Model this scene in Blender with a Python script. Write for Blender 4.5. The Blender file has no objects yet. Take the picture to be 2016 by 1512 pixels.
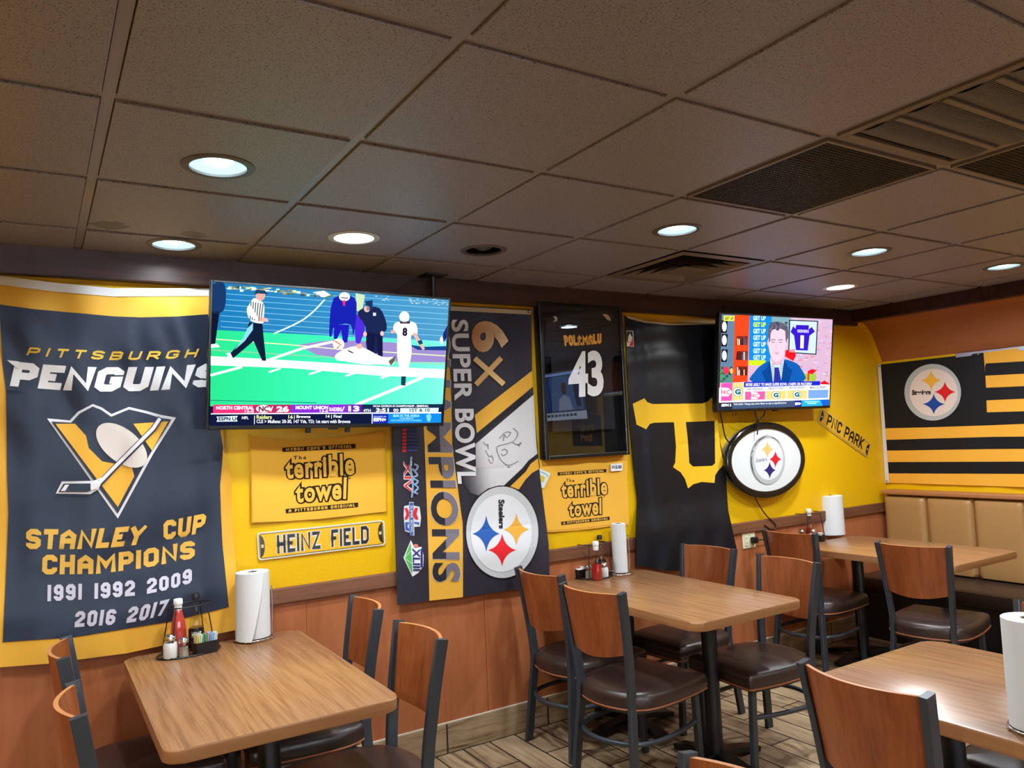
import bpy, bmesh, math, random
from mathutils import Vector, Matrix
from mathutils.geometry import tessellate_polygon

random.seed(7)
PI = math.pi
SC = bpy.context.scene
COL = SC.collection

# ------------------------------------------------------------------ camera
F_PX = 1507.595
CX, CY = 1008.0, 756.0
# rows: camera right, camera down, camera forward (in world axes: x along the back wall, y into it, z up)
RM = Matrix(((0.84896391, -0.52654899, -0.04479327),
             (-0.00245365, 0.08083481, -0.99672449),
             (0.52844513, 0.84629303, 0.06733387)))
CAM = Vector((0.0, -3.62, 1.593))
cam_data = bpy.data.cameras.new('camera')
cam_data.sensor_width = 36.0
cam_data.lens = 36.0 * F_PX / 2016.0
cam_data.clip_start = 0.02
cam = bpy.data.objects.new('camera', cam_data)
COL.objects.link(cam)
right, down, fwd = (Vector(r) for r in RM)
cm = Matrix((right, -down, -fwd)).transposed().to_4x4()
cm.translation = CAM
cam.matrix_world = cm
SC.camera = cam

# ------------------------------------------------------------------ world, exposure
EXPO = 0.2
SC.view_settings.view_transform = 'Standard'
SC.view_settings.look = 'None'
SC.view_settings.exposure = EXPO
SC.view_settings.gamma = 1.0
SC.view_settings.use_curve_mapping = False
SC.cycles.use_denoising = True
SC.cycles.max_bounces = 8
SC.cycles.diffuse_bounces = 4
SC.cycles.glossy_bounces = 4
SC.cycles.transparent_max_bounces = 12
SC.cycles.sample_clamp_indirect = 4.0
SC.cycles.caustics_reflective = False
SC.cycles.caustics_refractive = False
world = bpy.data.worlds.new('daylight')
SC.world = world
world.use_nodes = True
bg = world.node_tree.nodes['Background']
bg.inputs[0].default_value = (0.62, 0.78, 1.0, 1)
bg.inputs[1].default_value = 1.0
LAMP_W = 18.0        # power of one recessed downlight
WIN_W = 260.0        # daylight through each window of the front wall

# room
ZC = 2.44            # underside of the ceiling tiles
XR = 5.70            # right wall
XL, YF = -2.35, -7.2 # left wall, front wall (behind the camera)
Z_BAND = 2.322       # bottom of the dark wood crown board
Z_RAIL0, Z_RAIL1 = 0.872, 0.945
Z_BASE = 0.152

# ------------------------------------------------------------------ helpers
def lin(c):
    out = []
    for v in c[:3]:
        v = v / 255.0
        out.append(v / 12.92 if v <= 0.04045 else ((v + 0.055) / 1.055) ** 2.4)
    return (out[0], out[1], out[2], 1.0)

def ray(px, py):
    a, b = px - CX, py - CY
    return right * a + down * b + fwd * F_PX

def at_y(px, py, y):
    d = ray(px, py); return CAM + d * ((y - CAM.y) / d.y)
def at_x(px, py, x):
    d = ray(px, py); return CAM + d * ((x - CAM.x) / d.x)
def at_z(px, py, z):
    d = ray(px, py); return CAM + d * ((z - CAM.z) / d.z)
def at_plane(px, py, p0, n):
    d = ray(px, py); return CAM + d * ((p0 - CAM).dot(n) / d.dot(n))

MATS = {}
def mat(name, rgb=(128, 128, 128), rough=0.5, metal=0.0, spec=0.5, coat=0.0, coat_rough=0.1, trans=0.0, ior=1.45, alpha=1.0, sheen=0.0):
    if name in MATS: return MATS[name]
    m = bpy.data.materials.new(name); m.use_nodes = True
    b = m.node_tree.nodes['Principled BSDF']
    b.inputs['Base Color'].default_value = lin(rgb)
    b.inputs['Roughness'].default_value = rough
    b.inputs['Metallic'].default_value = metal
    b.inputs['Specular IOR Level'].default_value = spec
    b.inputs['Coat Weight'].default_value = coat
    b.inputs['Coat Roughness'].default_value = coat_rough
    b.inputs['Transmission Weight'].default_value = trans
    b.inputs['IOR'].default_value = ior
    b.inputs['Alpha'].default_value = alpha
    b.inputs['Sheen Weight'].default_value = sheen
    MATS[name] = m
    return m

def nodes_of(m):
    nt = m.node_tree
    return nt, nt.nodes, nt.links, nt.nodes['Principled BSDF']

def ramp(nt, stops):
    r = nt.nodes.new('ShaderNodeValToRGB')
    el = r.color_ramp.elements
    el[0].position, el[0].color = stops[0][0], lin(stops[0][1])
    el[1].position, el[1].color = stops[-1][0], lin(stops[-1][1])
    for p, c in stops[1:-1]:
        e = el.new(p); e.color = lin(c)
    return r

def emit_mat(name, rgb, strength):
    if name in MATS: return MATS[name]
    m = bpy.data.materials.new(name); m.use_nodes = True
    nt = m.node_tree; nt.nodes.clear()
    o = nt.nodes.new('ShaderNodeOutputMaterial'); e = nt.nodes.new('ShaderNodeEmission')
    e.inputs[0].default_value = lin(rgb); e.inputs[1].default_value = strength
    nt.links.new(e.outputs[0], o.inputs[0])
    MATS[name] = m
    return m

def front_fresnel(nt, ior):
    fr = nt.nodes.new('ShaderNodeFresnel'); fr.inputs[0].default_value = ior
    ge = nt.nodes.new('ShaderNodeNewGeometry'); sb = nt.nodes.new('ShaderNodeMath'); sb.operation = 'SUBTRACT'; sb.inputs[0].default_value = 1.0
    ml = nt.nodes.new('ShaderNodeMath'); ml.operation = 'MULTIPLY'
    nt.links.new(ge.outputs['Backfacing'], sb.inputs[1]); nt.links.new(fr.outputs[0], ml.inputs[0]); nt.links.new(sb.outputs[0], ml.inputs[1])
    return ml

def coords(nt, scale=(1, 1, 1), rand=False, kind='Object'):
    tc = nt.nodes.new('ShaderNodeTexCoord'); mp = nt.nodes.new('ShaderNodeMapping')
    mp.inputs['Scale'].default_value = scale
    if rand:
        oi = nt.nodes.new('ShaderNodeObjectInfo')
        vm = nt.nodes.new('ShaderNodeVectorMath'); vm.operation = 'MULTIPLY_ADD'
        cb = nt.nodes.new('ShaderNodeCombineXYZ')
        for i in range(3): nt.links.new(oi.outputs['Random'], cb.inputs[i])
        vm.inputs[1].default_value = (7.3, 5.1, 3.7)
        nt.links.new(cb.outputs[0], vm.inputs[0]); nt.links.new(tc.outputs[kind], vm.inputs[2])
        nt.links.new(vm.outputs[0], mp.inputs[0])
    else:
        nt.links.new(tc.outputs[kind], mp.inputs[0])
    return mp

def noise(nt, vec, scale, detail=3, rough=0.55, dist=0.0):
    n = nt.nodes.new('ShaderNodeTexNoise')
    n.inputs['Scale'].default_value = scale; n.inputs['Detail'].default_value = detail
    n.inputs['Roughness'].default_value = rough; n.inputs['Distortion'].default_value = dist
    nt.links.new(vec.outputs[0], n.inputs['Vector'])
    return n

def bump(nt, src, strength, dist, bsdf):
    b = nt.nodes.new('ShaderNodeBump')
    b.inputs['Strength'].default_value = strength; b.inputs['Distance'].default_value = dist
    nt.links.new(src, b.inputs['Height']); nt.links.new(b.outputs[0], bsdf.inputs['Normal'])

def wood(name, c_dark, c_mid, c_light, scale=(18, 1.2, 18), rough=0.35, coat=0.0, rand=True, grain=6.0, coat_rough=0.15, spec=0.5):
    m = mat(name, c_mid, rough, coat=coat, coat_rough=coat_rough, spec=spec)
    nt, N, L, b = nodes_of(m)
    mp = coords(nt, scale, rand)
    n1 = noise(nt, mp, 1.0, 5, 0.6, 0.6)
    n2 = noise(nt, mp, grain, 3, 0.6, 0.2)
    mx = N.new('ShaderNodeMath'); mx.operation = 'MULTIPLY_ADD'; mx.inputs[1].default_value = 0.35
    L.new(n2.outputs[0], mx.inputs[0])
    m2 = N.new('ShaderNodeMath'); m2.operation = 'MULTIPLY'; m2.inputs[1].default_value = 0.7
    L.new(n1.outputs[0], m2.inputs[0]); L.new(m2.outputs[0], mx.inputs[2])
    r = ramp(nt, [(0.36, c_dark), (0.5, c_mid), (0.68, c_light)])
    L.new(mx.outputs[0], r.inputs[0]); L.new(r.outputs[0], b.inputs['Base Color'])
    return m

# --- meshes
def mkobj(name, bm, mats, parent=None, smooth=None):
    me = bpy.data.meshes.new(name)
    if smooth is not None:
        for f in bm.faces: f.smooth = True
    bm.to_mesh(me); bm.free()
    o = bpy.data.objects.new(name, me)
    for m in (mats if isinstance(mats, (list, tuple)) else [mats]): me.materials.append(m)
    if smooth is not None and smooth > 0:
        me.set_sharp_from_angle(angle=math.radians(smooth))
    COL.objects.link(o)
    if parent is not None: o.parent = parent
    return o

def tag(o, label, cat, group=None):
    o['label'] = label; o['category'] = cat
    if group: o['group'] = group
    return o
def thing(name, label, cat, loc=(0, 0, 0), rz=0.0, group=None):
    o = bpy.data.objects.new(name, None); COL.objects.link(o)
    o.location = loc; o.rotation_euler = (0, 0, rz); o.empty_display_size = 0.1
    return tag(o, label, cat, group)
def struct(name, bm, mats, smooth=None, parent=None):
    o = mkobj(name, bm, mats, parent, smooth); o['kind'] = 'structure'; return o
def copy_tree(o, parent=None):
    c = o.copy(); COL.objects.link(c)
    if parent is not None: c.parent = parent
    for ch in [x for x in bpy.data.objects if x.parent == o]: copy_tree(ch, c)
    return c

def BM(): return bmesh.new()
def box(bm, c, s, M=None, bev=0.0, mi=0):
    hx, hy, hz = s[0] / 2, s[1] / 2, s[2] / 2
    vs = []
    for x in (-hx, hx):
        for y in (-hy, hy):
            for z in (-hz, hz):
                p = Vector((x, y, z))
                if M is not None: p = M @ p
                vs.append(bm.verts.new(p + Vector(c)))
    idx = ((0, 1, 3, 2), (4, 6, 7, 5), (0, 4, 5, 1), (2, 3, 7, 6), (0, 2, 6, 4), (1, 5, 7, 3))
    fs = [bm.faces.new([vs[i] for i in f]) for f in idx]
    for f in fs: f.material_index = mi
    if bev > 0:
        es = list({e for f in fs for e in f.edges})
        bmesh.ops.bevel(bm, geom=es, offset=bev, segments=2, profile=0.5, affect='EDGES')
    return fs
def bx(bm, x0, x1, y0, y1, z0, z1, bev=0.0, mi=0):
    return box(bm, ((x0 + x1) / 2, (y0 + y1) / 2, (z0 + z1) / 2), (abs(x1 - x0), abs(y1 - y0), abs(z1 - z0)), None, bev, mi)

def catmull(pts, n=8, closed=False):
    P = [Vector(p) for p in pts]
    if len(P) < 3: return P
    out = []
    m = len(P)
    rng = range(m if closed else m - 1)
    for i in rng:
        if closed: a, b, c, d = P[(i - 1) % m], P[i], P[(i + 1) % m], P[(i + 2) % m]
        else: a, b, c, d = P[max(i - 1, 0)], P[i], P[i + 1], P[min(i + 2, m - 1)]
        for k in range(n):
            t = k / n
            out.append(0.5 * ((2 * b) + (c - a) * t + (2 * a - 5 * b + 4 * c - d) * t * t + (3 * b - a - 3 * c + d) * t ** 3))
    if not closed: out.append(P[-1])
    return out

def tube(bm, pts, r, seg=8, closed=False, caps=True):
    """round tube along pts; r a number or a list"""
    P = [Vector(p) for p in pts]; n = len(P)
    rs = r if isinstance(r, (list, tuple)) else [r] * n
    rings = []
    up = None
    for i in range(n):
        if closed: t = P[(i + 1) % n] - P[i - 1]
        else: t = P[min(i + 1, n - 1)] - P[max(i - 1, 0)]
        t.normalize()
        if up is None:
            up = Vector((0, 0, 1)) if abs(t.z) < 0.9 else Vector((1, 0, 0))
        u = up - t * up.dot(t)
        if u.length < 1e-6: u = t.orthogonal()
        u.normalize(); v = t.cross(u); up = u
        rings.append([bm.verts.new(P[i] + (u * math.cos(a) + v * math.sin(a)) * rs[i]) for a in [2 * PI * k / seg for k in range(seg)]])
    for i in range(n if closed else n - 1):
        A, B = rings[i], rings[(i + 1) % n]
        for k in range(seg):
            bm.faces.new((A[k], A[(k + 1) % seg], B[(k + 1) % seg], B[k]))
    if caps and not closed:
        bm.faces.new(rings[0][::-1]); bm.faces.new(rings[-1])

def bar(bm, pts, w, d, side):
    """rectangular section swept along pts; w across `side`, d across the other"""
    P = [Vector(p) for p in pts]; n = len(P); side = Vector(side).normalized()
    rings = []
    for i in range(n):
        t = (P[min(i + 1, n - 1)] - P[max(i - 1, 0)]).normalized()
        s = (side - t * side.dot(t)).normalized(); q = t.cross(s)
        c = 0.2
        sh = [(-1, -1 + c), (-1 + c, -1), (1 - c, -1), (1, -1 + c), (1, 1 - c), (1 - c, 1), (-1 + c, 1), (-1, 1 - c)]
        e = min(w, d)
        ring = []
        for a, b in sh:
            aa = math.copysign(w / 2 - (e / 2) * (1 - abs(a)), a); bb = math.copysign(d / 2 - (e / 2) * (1 - abs(b)), b)
            ring.append(bm.verts.new(P[i] + s * aa + q * bb))
        rings.append(ring)
    for i in range(n - 1):
        A, B = rings[i], rings[i + 1]
        for k in range(8): bm.faces.new((A[k], A[(k + 1) % 8], B[(k + 1) % 8], B[k]))
    bm.faces.new(rings[0][::-1]); bm.faces.new(rings[-1])

def lathe(bm, prof, seg=24, c=(0, 0, 0), sx=1.0, sy=1.0, mi=0):
    rings = []
    for r, z in prof:
        if r < 1e-6: rings.append([bm.verts.new(Vector(c) + Vector((0, 0, z)))])
        else: rings.append([bm.verts.new(Vector(c) + Vector((r * sx * math.cos(2 * PI * k / seg), r * sy * math.sin(2 * PI * k / seg), z))) for k in range(seg)])
    for A, B in zip(rings, rings[1:]):
        for k in range(seg):
            a0, a1 = A[k % len(A)], A[(k + 1) % len(A)]; b0, b1 = B[k % len(B)], B[(k + 1) % len(B)]
            q = []
            for v in (a0, a1, b1, b0):
                if v not in q: q.append(v)
            if len(q) >= 3:
                f = bm.faces.new(q); f.material_index = mi

def prism(bm, poly, z0, z1, bev=0.0, mi=0):
    """closed 2-D outline (ccw, xy) extruded from z0 to z1"""
    lo = [bm.verts.new((p[0], p[1], z0)) for p in poly]; hi = [bm.verts.new((p[0], p[1], z1)) for p in poly]
    n = len(poly)
    fs = [bm.faces.new(lo[::-1]), bm.faces.new(hi)]
    for k in range(n): fs.append(bm.faces.new((lo[k], lo[(k + 1) % n], hi[(k + 1) % n], hi[k])))
    for f in fs: f.material_index = mi
    if bev > 0:
        es = list(set(fs[0].edges) | set(fs[1].edges))
        bmesh.ops.bevel(bm, geom=es, offset=bev, segments=3, profile=0.5, affect='EDGES')
    return fs

def rrect(x0, x1, y0, y1, r, n=6):
    out = []
    for cx, cy, a in ((x1 - r, y1 - r, 0), (x0 + r, y1 - r, 90), (x0 + r, y0 + r, 180), (x1 - r, y0 + r, 270)):
        for k in range(n + 1):
            t = math.radians(a + 90 * k / n); out.append((cx + r * math.cos(t), cy + r * math.sin(t)))
    return out
def ellipse(cx, cy, rx, ry, n=48, a0=0.0, rot=0.0):
    out = []
    for k in range(n):
        t = a0 + 2 * PI * k / n
        x, y = rx * math.cos(t), ry * math.sin(t)
        out.append((cx + x * math.cos(rot) - y * math.sin(rot), cy + x * math.sin(rot) + y * math.cos(rot)))
    return out

# ------------------------------------------------------------------ prints: flat art carried by a surface
_font_cache = {}
def font_tris(s, off=0.0, sp=1.0, shear=0.0):
    """polygons of a line of text, normalised to the unit box"""
    key = (s, off, sp, shear)
    if key in _font_cache: return _font_cache[key]
    cu = bpy.data.curves.new('lettering', 'FONT')
    cu.body = s; cu.offset = off; cu.space_character = sp; cu.resolution_u = 4; cu.shear = shear
    ob = bpy.data.objects.new('lettering', cu); COL.objects.link(ob)
    dg = bpy.context.evaluated_depsgraph_get(); ev = ob.evaluated_get(dg); me = ev.to_mesh()
    V = [v.co.copy() for v in me.vertices]; P = [tuple(p.vertices) for p in me.polygons]
    ev.to_mesh_clear()
    bpy.data.objects.remove(ob); bpy.data.curves.remove(cu)
    x0 = min(v.x for v in V); x1 = max(v.x for v in V); y0 = min(v.y for v in V); y1 = max(v.y for v in V)
    out = [[((V[i].x - x0) / (x1 - x0), (V[i].y - y0) / (y1 - y0)) for i in p] for p in P]
    _font_cache[key] = out
    return out

_c = 0.22
GL = {  # block letters: (width, centre lines) in a unit box whose strokes stay inside
 'A': (.8, [[(0, 0), (0, .7), (.5, 1), (.5, 1), (1, .7), (1, 0)], [(0, .38), (1, .38)]]),
 'B': (.75, [[(0, 0), (0, 1), (.75, 1), (1, .85), (1, .62), (.8, .5), (1, .38), (1, .15), (.75, 0), (0, 0)], [(0, .5), (.8, .5)]]),
 'C': (.75, [[(1, .7), (1, .85), (.75, 1), (.25, 1), (0, .85), (0, .15), (.25, 0), (.75, 0), (1, .15), (1, .3)]]),
 'D': (.75, [[(0, 0), (0, 1), (.7, 1), (1, .82), (1, .18), (.7, 0), (0, 0)]]),
 'E': (.68, [[(1, 1), (0, 1), (0, 0), (1, 0)], [(0, .5), (.8, .5)]]),
 'F': (.66, [[(1, 1), (0, 1), (0, 0)], [(0, .5), (.8, .5)]]),
 'G': (.78, [[(1, .74), (1, .85), (.75, 1), (.25, 1), (0, .85), (0, .15), (.25, 0), (.75, 0), (1, .15), (1, .45), (.55, .45)]]),
 'H': (.75, [[(0, 0), (0, 1)], [(1, 0), (1, 1)], [(0, .5), (1, .5)]]),
 'I': (.22, [[(.5, 0), (.5, 1)]]),
 'K': (.75, [[(0, 0), (0, 1)], [(1, 1), (.1, .5), (1, 0)]]),
 'L': (.66, [[(0, 1), (0, 0), (1, 0)]]),
 'M': (1.0, [[(0, 0), (0, 1), (.5, .35), (1, 1), (1, 0)]]),
 'N': (.82, [[(0, 0), (0, 1), (1, 0), (1, 1)]]),
 'O': (.78, [[(.25, 1), (0, .85), (0, .15), (.25, 0), (.75, 0), (1, .15), (1, .85), (.75, 1), (.25, 1)]]),
 'P': (.75, [[(0, 0), (0, 1), (.75, 1), (1, .85), (1, .55), (.75, .42), (0, .42)]]),
 'R': (.77, [[(0, 0), (0, 1), (.75, 1), (1, .85), (1, .58), (.75, .45), (0, .45)], [(.5, .45), (1, 0)]]),
 'S': (.75, [[(1, .76), (1, .86), (.75, 1), (.25, 1), (0, .86), (0, .65), (.22, .53), (.78, .47), (1, .35), (1, .14), (.75, 0), (.25, 0), (0, .14), (0, .24)]]),
 'T': (.7, [[(0, 1), (1, 1)], [(.5, 1), (.5, 0)]]),
 'U': (.75, [[(0, 1), (0, .15), (.25, 0), (.75, 0), (1, .15), (1, 1)]]),
 'W': (1.05, [[(0, 1), (.2, 0), (.5, .7), (.8, 0), (1, 1)]]),
 'X': (.78, [[(0, 0), (1, 1)], [(0, 1), (1, 0)]]),
 'Y': (.78, [[(0, 1), (.5, .48), (.5, 0)], [(1, 1), (.5, .48)]]),
 'Z': (.72, [[(0, 1), (1, 1), (0, 0), (1, 0)]]),
 '0': (.62, [[(.28, 1), (0, .85), (0, .15), (.28, 0), (.72, 0), (1, .15), (1, .85), (.72, 1), (.28, 1)]]),
 '1': (.26, [[(.5, 0), (.5, 1)]]),
 '2': (.64, [[(0, .7), (0, .85), (.28, 1), (.72, 1), (1, .85), (1, .62), (0, .18), (0, 0), (1, 0)]]),
 '6': (.62, [[(1, .76), (1, .85), (.72, 1), (.28, 1), (0, .85), (0, .15), (.28, 0), (.72, 0), (1, .15), (1, .38), (.72, .52), (0, .52)]]),
 '7': (.62, [[(0, 1), (1, 1), (.35, 0)]]),
 '9': (.62, [[(0, .24), (0, .15), (.28, 0), (.72, 0), (1, .15), (1, .85), (.72, 1), (.28, 1), (0, .85), (0, .62), (.28, .48), (1, .48)]]),
 "'": (.2, [[(.5, 1), (.5, .8)]]),
}
def block_polys(s, t=0.2, gap=0.14, space=0.55, wide=1.0):
    out = []; x = 0.0
    for ch in s:
        if ch == ' ': x += space * wide; continue
        w, lines = GL[ch]; w = max(w * wide, t)
        for ln in lines:
            P = [Vector((x + t / 2 + p[0] * (w - t), t / 2 + p[1] * (1 - t))) for p in ln]
            closed = (P[0] - P[-1]).length < 1e-6
            Q = [P[0]]
            for p in P[1:]:
                if (p - Q[-1]).length > 1e-6: Q.append(p)
            if closed: Q = Q[:-1]
            n = len(Q); L = []; R = []
            for i in range(n):
                d0 = (Q[i] - Q[i - 1]).normalized() if (i > 0 or closed) else None
                d1 = (Q[(i + 1) % n] - Q[i]).normalized() if (i < n - 1 or closed) else None
                p = Q[i]
                if d0 is None or d1 is None:
                    d = d1 if d0 is None else d0
                    o_ = ln[0] if d0 is None else ln[-1]
                    k_ = 0 if abs(d.x) > abs(d.y) else 1
                    if min(abs(o_[k_]), abs(o_[k_] - 1)) < 1e-6:
                        p = Q[i] + d * (t / 2) * (-1 if d0 is None else 1)
                    d0 = d1 = d
                n0 = Vector((-d0.y, d0.x)); n1 = Vector((-d1.y, d1.x))
                m = (n0 + n1)
                m = m / max(m.dot(n0), 0.55)
                L.append(p + m * t / 2); R.append(p - m * t / 2)
            for i in range(n if closed else n - 1):
                j = (i + 1) % n
                out.append([tuple(L[i]), tuple(L[j]), tuple(R[j]), tuple(R[i])])
        x += w + gap * wide
    X = x - gap * wide
    return [[(max(0, min(1, a / X)), max(0, min(1, b))) for a, b in p] for p in out]

def pl(line, u):
    """point at fraction u along a polyline (by chord length)"""
    if len(line) == 1: return Vector(line[0])
    P = [Vector(p) for p in line]
    d = [0.0]
    for a, b in zip(P, P[1:]): d.append(d[-1] + (b - a).length)
    t = u * d[-1]
    for i in range(len(P) - 1):
        if t <= d[i + 1] or i == len(P) - 2:
            f = (t - d[i]) / max(d[i + 1] - d[i], 1e-9)
            return P[i].lerp(P[i + 1], f)

def astroid(cx, cy, rx, ry, n=8, k=0.42):
    """four-pointed star with hollow sides"""
    tips = [(cx + rx, cy), (cx, cy + ry), (cx - rx, cy), (cx, cy - ry)]
    out = []
    for i in range(4):
        a, b = Vector(tips[i]), Vector(tips[(i + 1) % 4])
        m = Vector((cx, cy)) + ((a + b) / 2 - Vector((cx, cy))) * k
        for j in range(n):
            t = j / n
            out.append(tuple(a * (1 - t) ** 2 + m * 2 * t * (1 - t) + b * t * t))
    return out

class Art:
    """polygons given in points of a crop of the photograph, each carried to a surface by `mapper(px, py, level)`"""
    def __init__(s):
        s.items = []; s.T = (0, 0, 1.0)
    def crop(s, x0, y0, k): s.T = (x0, y0, k); return s
    def tp(s, p): return (s.T[0] + p[0] * s.T[2], s.T[1] + p[1] * s.T[2])
    def poly(s, pts, col, lv=1, holes=(), smooth=0):
        pts = [tuple(p)[:2] for p in pts]
        if smooth: pts = [(v.x, v.y) for v in catmull([Vector((p[0], p[1], 0)) for p in pts], smooth, True)]
        s.items.append(([s.tp(p) for p in pts], [[s.tp(p) for p in h] for h in holes], col, lv, False))
        return s
    def rect(s, x0, y0, x1, y1, col, lv=1): return s.poly([(x0, y0), (x1, y0), (x1, y1), (x0, y1)], col, lv)
    def line(s, pts, w, col, lv=1, smooth=0, closed=False):
        P = [Vector((p[0], p[1], 0)) for p in pts]
        if smooth: P = catmull(P, smooth, closed)
        n = len(P); L = []; R = []
        for i in range(n):
            if closed: t = (P[(i + 1) % n] - P[i - 1])
            else: t = (P[min(i + 1, n - 1)] - P[max(i - 1, 0)])
            t.normalize(); q = Vector((-t.y, t.x, 0)) * w / 2
            L.append(P[i] + q); R.append(P[i] - q)
        for i in range(n if closed else n - 1):
            j = (i + 1) % n
            s.poly([L[i], L[j], R[j], R[i]], col, lv)
        return s
    def text(s, txt, top, bot, col, lv=2, block=None, off=0.0, sp=1.0, shear=0.0, wide=1.0, gap=0.14, space=0.55, grow=0.0, slant=0.0, vmin=None):
        """lettering whose bottom runs along `bot` and top along `top` (both read from the first to the last letter)"""
        P = block_polys(txt, block, gap, space, wide) if block else font_tris(txt, off, sp, shear)
        for p in P:
            if vmin is not None:       # keep only the part of each letter above vmin
                r = []
                for i in range(len(p)):
                    (u0, v0), (u1, v1) = p[i], p[(i + 1) % len(p)]
                    if v0 >= vmin: r.append((u0, v0))
                    if (v0 >= vmin) != (v1 >= vmin):
                        f = (vmin - v0) / (v1 - v0); r.append((u0 + (u1 - u0) * f, vmin))
                if len(r) < 3: continue
                p = r
            q = []
            for u, v in p:
                if grow: u = u * (1 + 2 * grow[0]) - grow[0]; v = v * (1 + 2 * grow[1]) - grow[1]
                u = min(max(u, 0), 1) if not grow else u
                u += slant * (v - 0.5)
                a = pl(bot, u); b = pl(top, u)
                q.append(tuple(a.lerp(b, v)))
            c = col
            if callable(col):
                c = col(sum(w[0] for w in p) / len(p), sum(w[1] for w in p) / len(p))
            s.items.append(([s.tp(w) for w in q], [], c, lv, True))
        return s
    def stars(s, cx, cy, lst):
        for (x, y, rx, ry, col) in lst: s.poly(astroid(x, y, rx, ry), col, 4)
    def build(s, name, mapper, mats, parent=None, step=None, back=None, smooth=False):
        bm = BM()
        lay = bm.faces.layers.int.new('ci'); lvl = bm.faces.layers.int.new('lv')
        cols = []
        vl = bm.verts.layers.float.new('lev')
        for pts, holes, col, lv, tri in s.items:
            ci = len(cols); cols.append(col)
            if len(pts) <= 4 and not holes and tri or (len(pts) <= 4 and not holes):
                tris = None
            else:
                loops = [[Vector((p[0], p[1], 0)) for p in pts]] + [[Vector((p[0], p[1], 0)) for p in h] for h in holes]
                tris = tessellate_polygon(loops)
            allp = list(pts) + [p for h in holes for p in h]
            vs = [bm.verts.new((p[0], p[1], 0.0)) for p in allp]
            for v in vs: v[vl] = lv
            for t in (tris if tris is not None else [tuple(range(len(pts)))]):
                try: f = bm.faces.new([vs[i] for i in t])
                except ValueError: continue
                f[lay] = ci; f[lvl] = lv
        if step:
            xs = [v.co.x for v in bm.verts]; ys = [v.co.y for v in bm.verts]
            for ax, lo, hi in ((0, min(xs), max(xs)), (1, min(ys), max(ys))):
                k = math.floor(lo / step) + 1
                while k * step < hi:
                    p = Vector((0, 0, 0)); p[ax] = k * step
                    n = Vector((0, 0, 0)); n[ax] = 1
                    g = [x for x in list(bm.verts) + list(bm.edges) + list(bm.faces)]
                    bmesh.ops.bisect_plane(bm, geom=g, plane_co=p, plane_no=n, dist=1e-4)
                    k += 1
            bmesh.ops.triangulate(bm, faces=[f for f in bm.faces if len(f.verts) > 4])
        cl = bm.loops.layers.float_color.new('Col')
        for f in bm.faces:
            c = cols[f[lay]]
            if callable(c):
                for l in f.loops: l[cl] = lin(c(l.vert.co.x, l.vert.co.y))
            else:
                cc = lin(c)
                for l in f.loops: l[cl] = cc
        for v in bm.verts: v.co = mapper(v.co.x, v.co.y, v[vl])
        bm.normal_update()
        for f in bm.faces:
            if f.normal.dot(CAM - f.calc_center_median()) < 0: f.normal_flip()
        if back is not None:
            es = [e for e in bm.edges if len(e.link_faces) == 1 and e.link_faces[0][lvl] == 0]
            ec = {}
            r = bmesh.ops.extrude_edge_only(bm, edges=es)
            nv = [g for g in r['geom'] if isinstance(g, bmesh.types.BMVert)]
            for v in nv: v.co += Vector(back)
            for g in r['geom']:
                if isinstance(g, bmesh.types.BMFace):
                    src = [f for e in g.edges for f in e.link_faces if f is not g and f[lvl] == 0]
                    c = lin(cols[src[0][lay]]) if src and not callable(cols[src[0][lay]]) else (0.2, 0.2, 0.2, 1)
                    for l in g.loops: l[cl] = c
        return mkobj(name, bm, mats, parent, 60 if smooth else None)

def print_mat(name, rough=0.75, spec=0.3, coat=0.0, sheen=0.0, weave=0.0, coat_rough=0.1):
    m = mat(name, (128, 128, 128), rough, spec=spec, coat=coat, sheen=sheen, coat_rough=coat_rough)
    nt, N, L, b = nodes_of(m)
    a = N.new('ShaderNodeVertexColor'); a.layer_name = 'Col'
    L.new(a.outputs[0], b.inputs['Base Color'])
    if weave:
        mp = coords(nt, (1, 1, 1)); n = noise(nt, mp, 160, 2)
        bump(nt, n.outputs[0], weave, 0.002, b)
    return m
def screen_mat(name, strength):
    m = bpy.data.materials.new(name); m.use_nodes = True
    nt = m.node_tree; nt.nodes.clear()
    o = nt.nodes.new('ShaderNodeOutputMaterial'); e = nt.nodes.new('ShaderNodeEmission')
    a = nt.nodes.new('ShaderNodeVertexColor'); a.layer_name = 'Col'
    nt.links.new(a.outputs[0], e.inputs[0]); e.inputs[1].default_value = strength
    nt.links.new(e.outputs[0], o.inputs[0])
    MATS[name] = m
    return m

def wall_map(y0, disp=None, eps=0.0012):
    """carry photo points to the back wall, y0 in front of it, with folds disp(x, z)"""
    def f(px, py, lv):
        p = at_y(px, py, -(y0 + lv * eps))
        if disp:
            for _ in range(3): p = at_y(px, py, -(y0 + lv * eps + disp(p.x, p.z)))
        return p
    return f
def right_map(x0, disp=None, eps=0.0012):
    def f(px, py, lv):
        p = at_x(px, py, XR - x0 - lv * eps)
        if disp:
            for _ in range(2): p = at_x(px, py, XR - x0 - lv * eps - disp(p.y, p.z))
        return p
    return f
def over_rail(z):
    t = min(1, max(0, (1.15 - z) / 0.20)); return 0.030 * t * t * (3 - 2 * t)
def gauss(t, s): return math.exp(-(t / s) ** 2)

# ------------------------------------------------------------------ materials of the room
M_YEL = mat('yellow_paint', (230, 184, 12), 0.38, spec=0.4)
nt, N, L, b = nodes_of(M_YEL)
mp = coords(nt); n1 = noise(nt, mp, 70, 3); bump(nt, n1.outputs[0], 0.35, 0.004, b)

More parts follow.
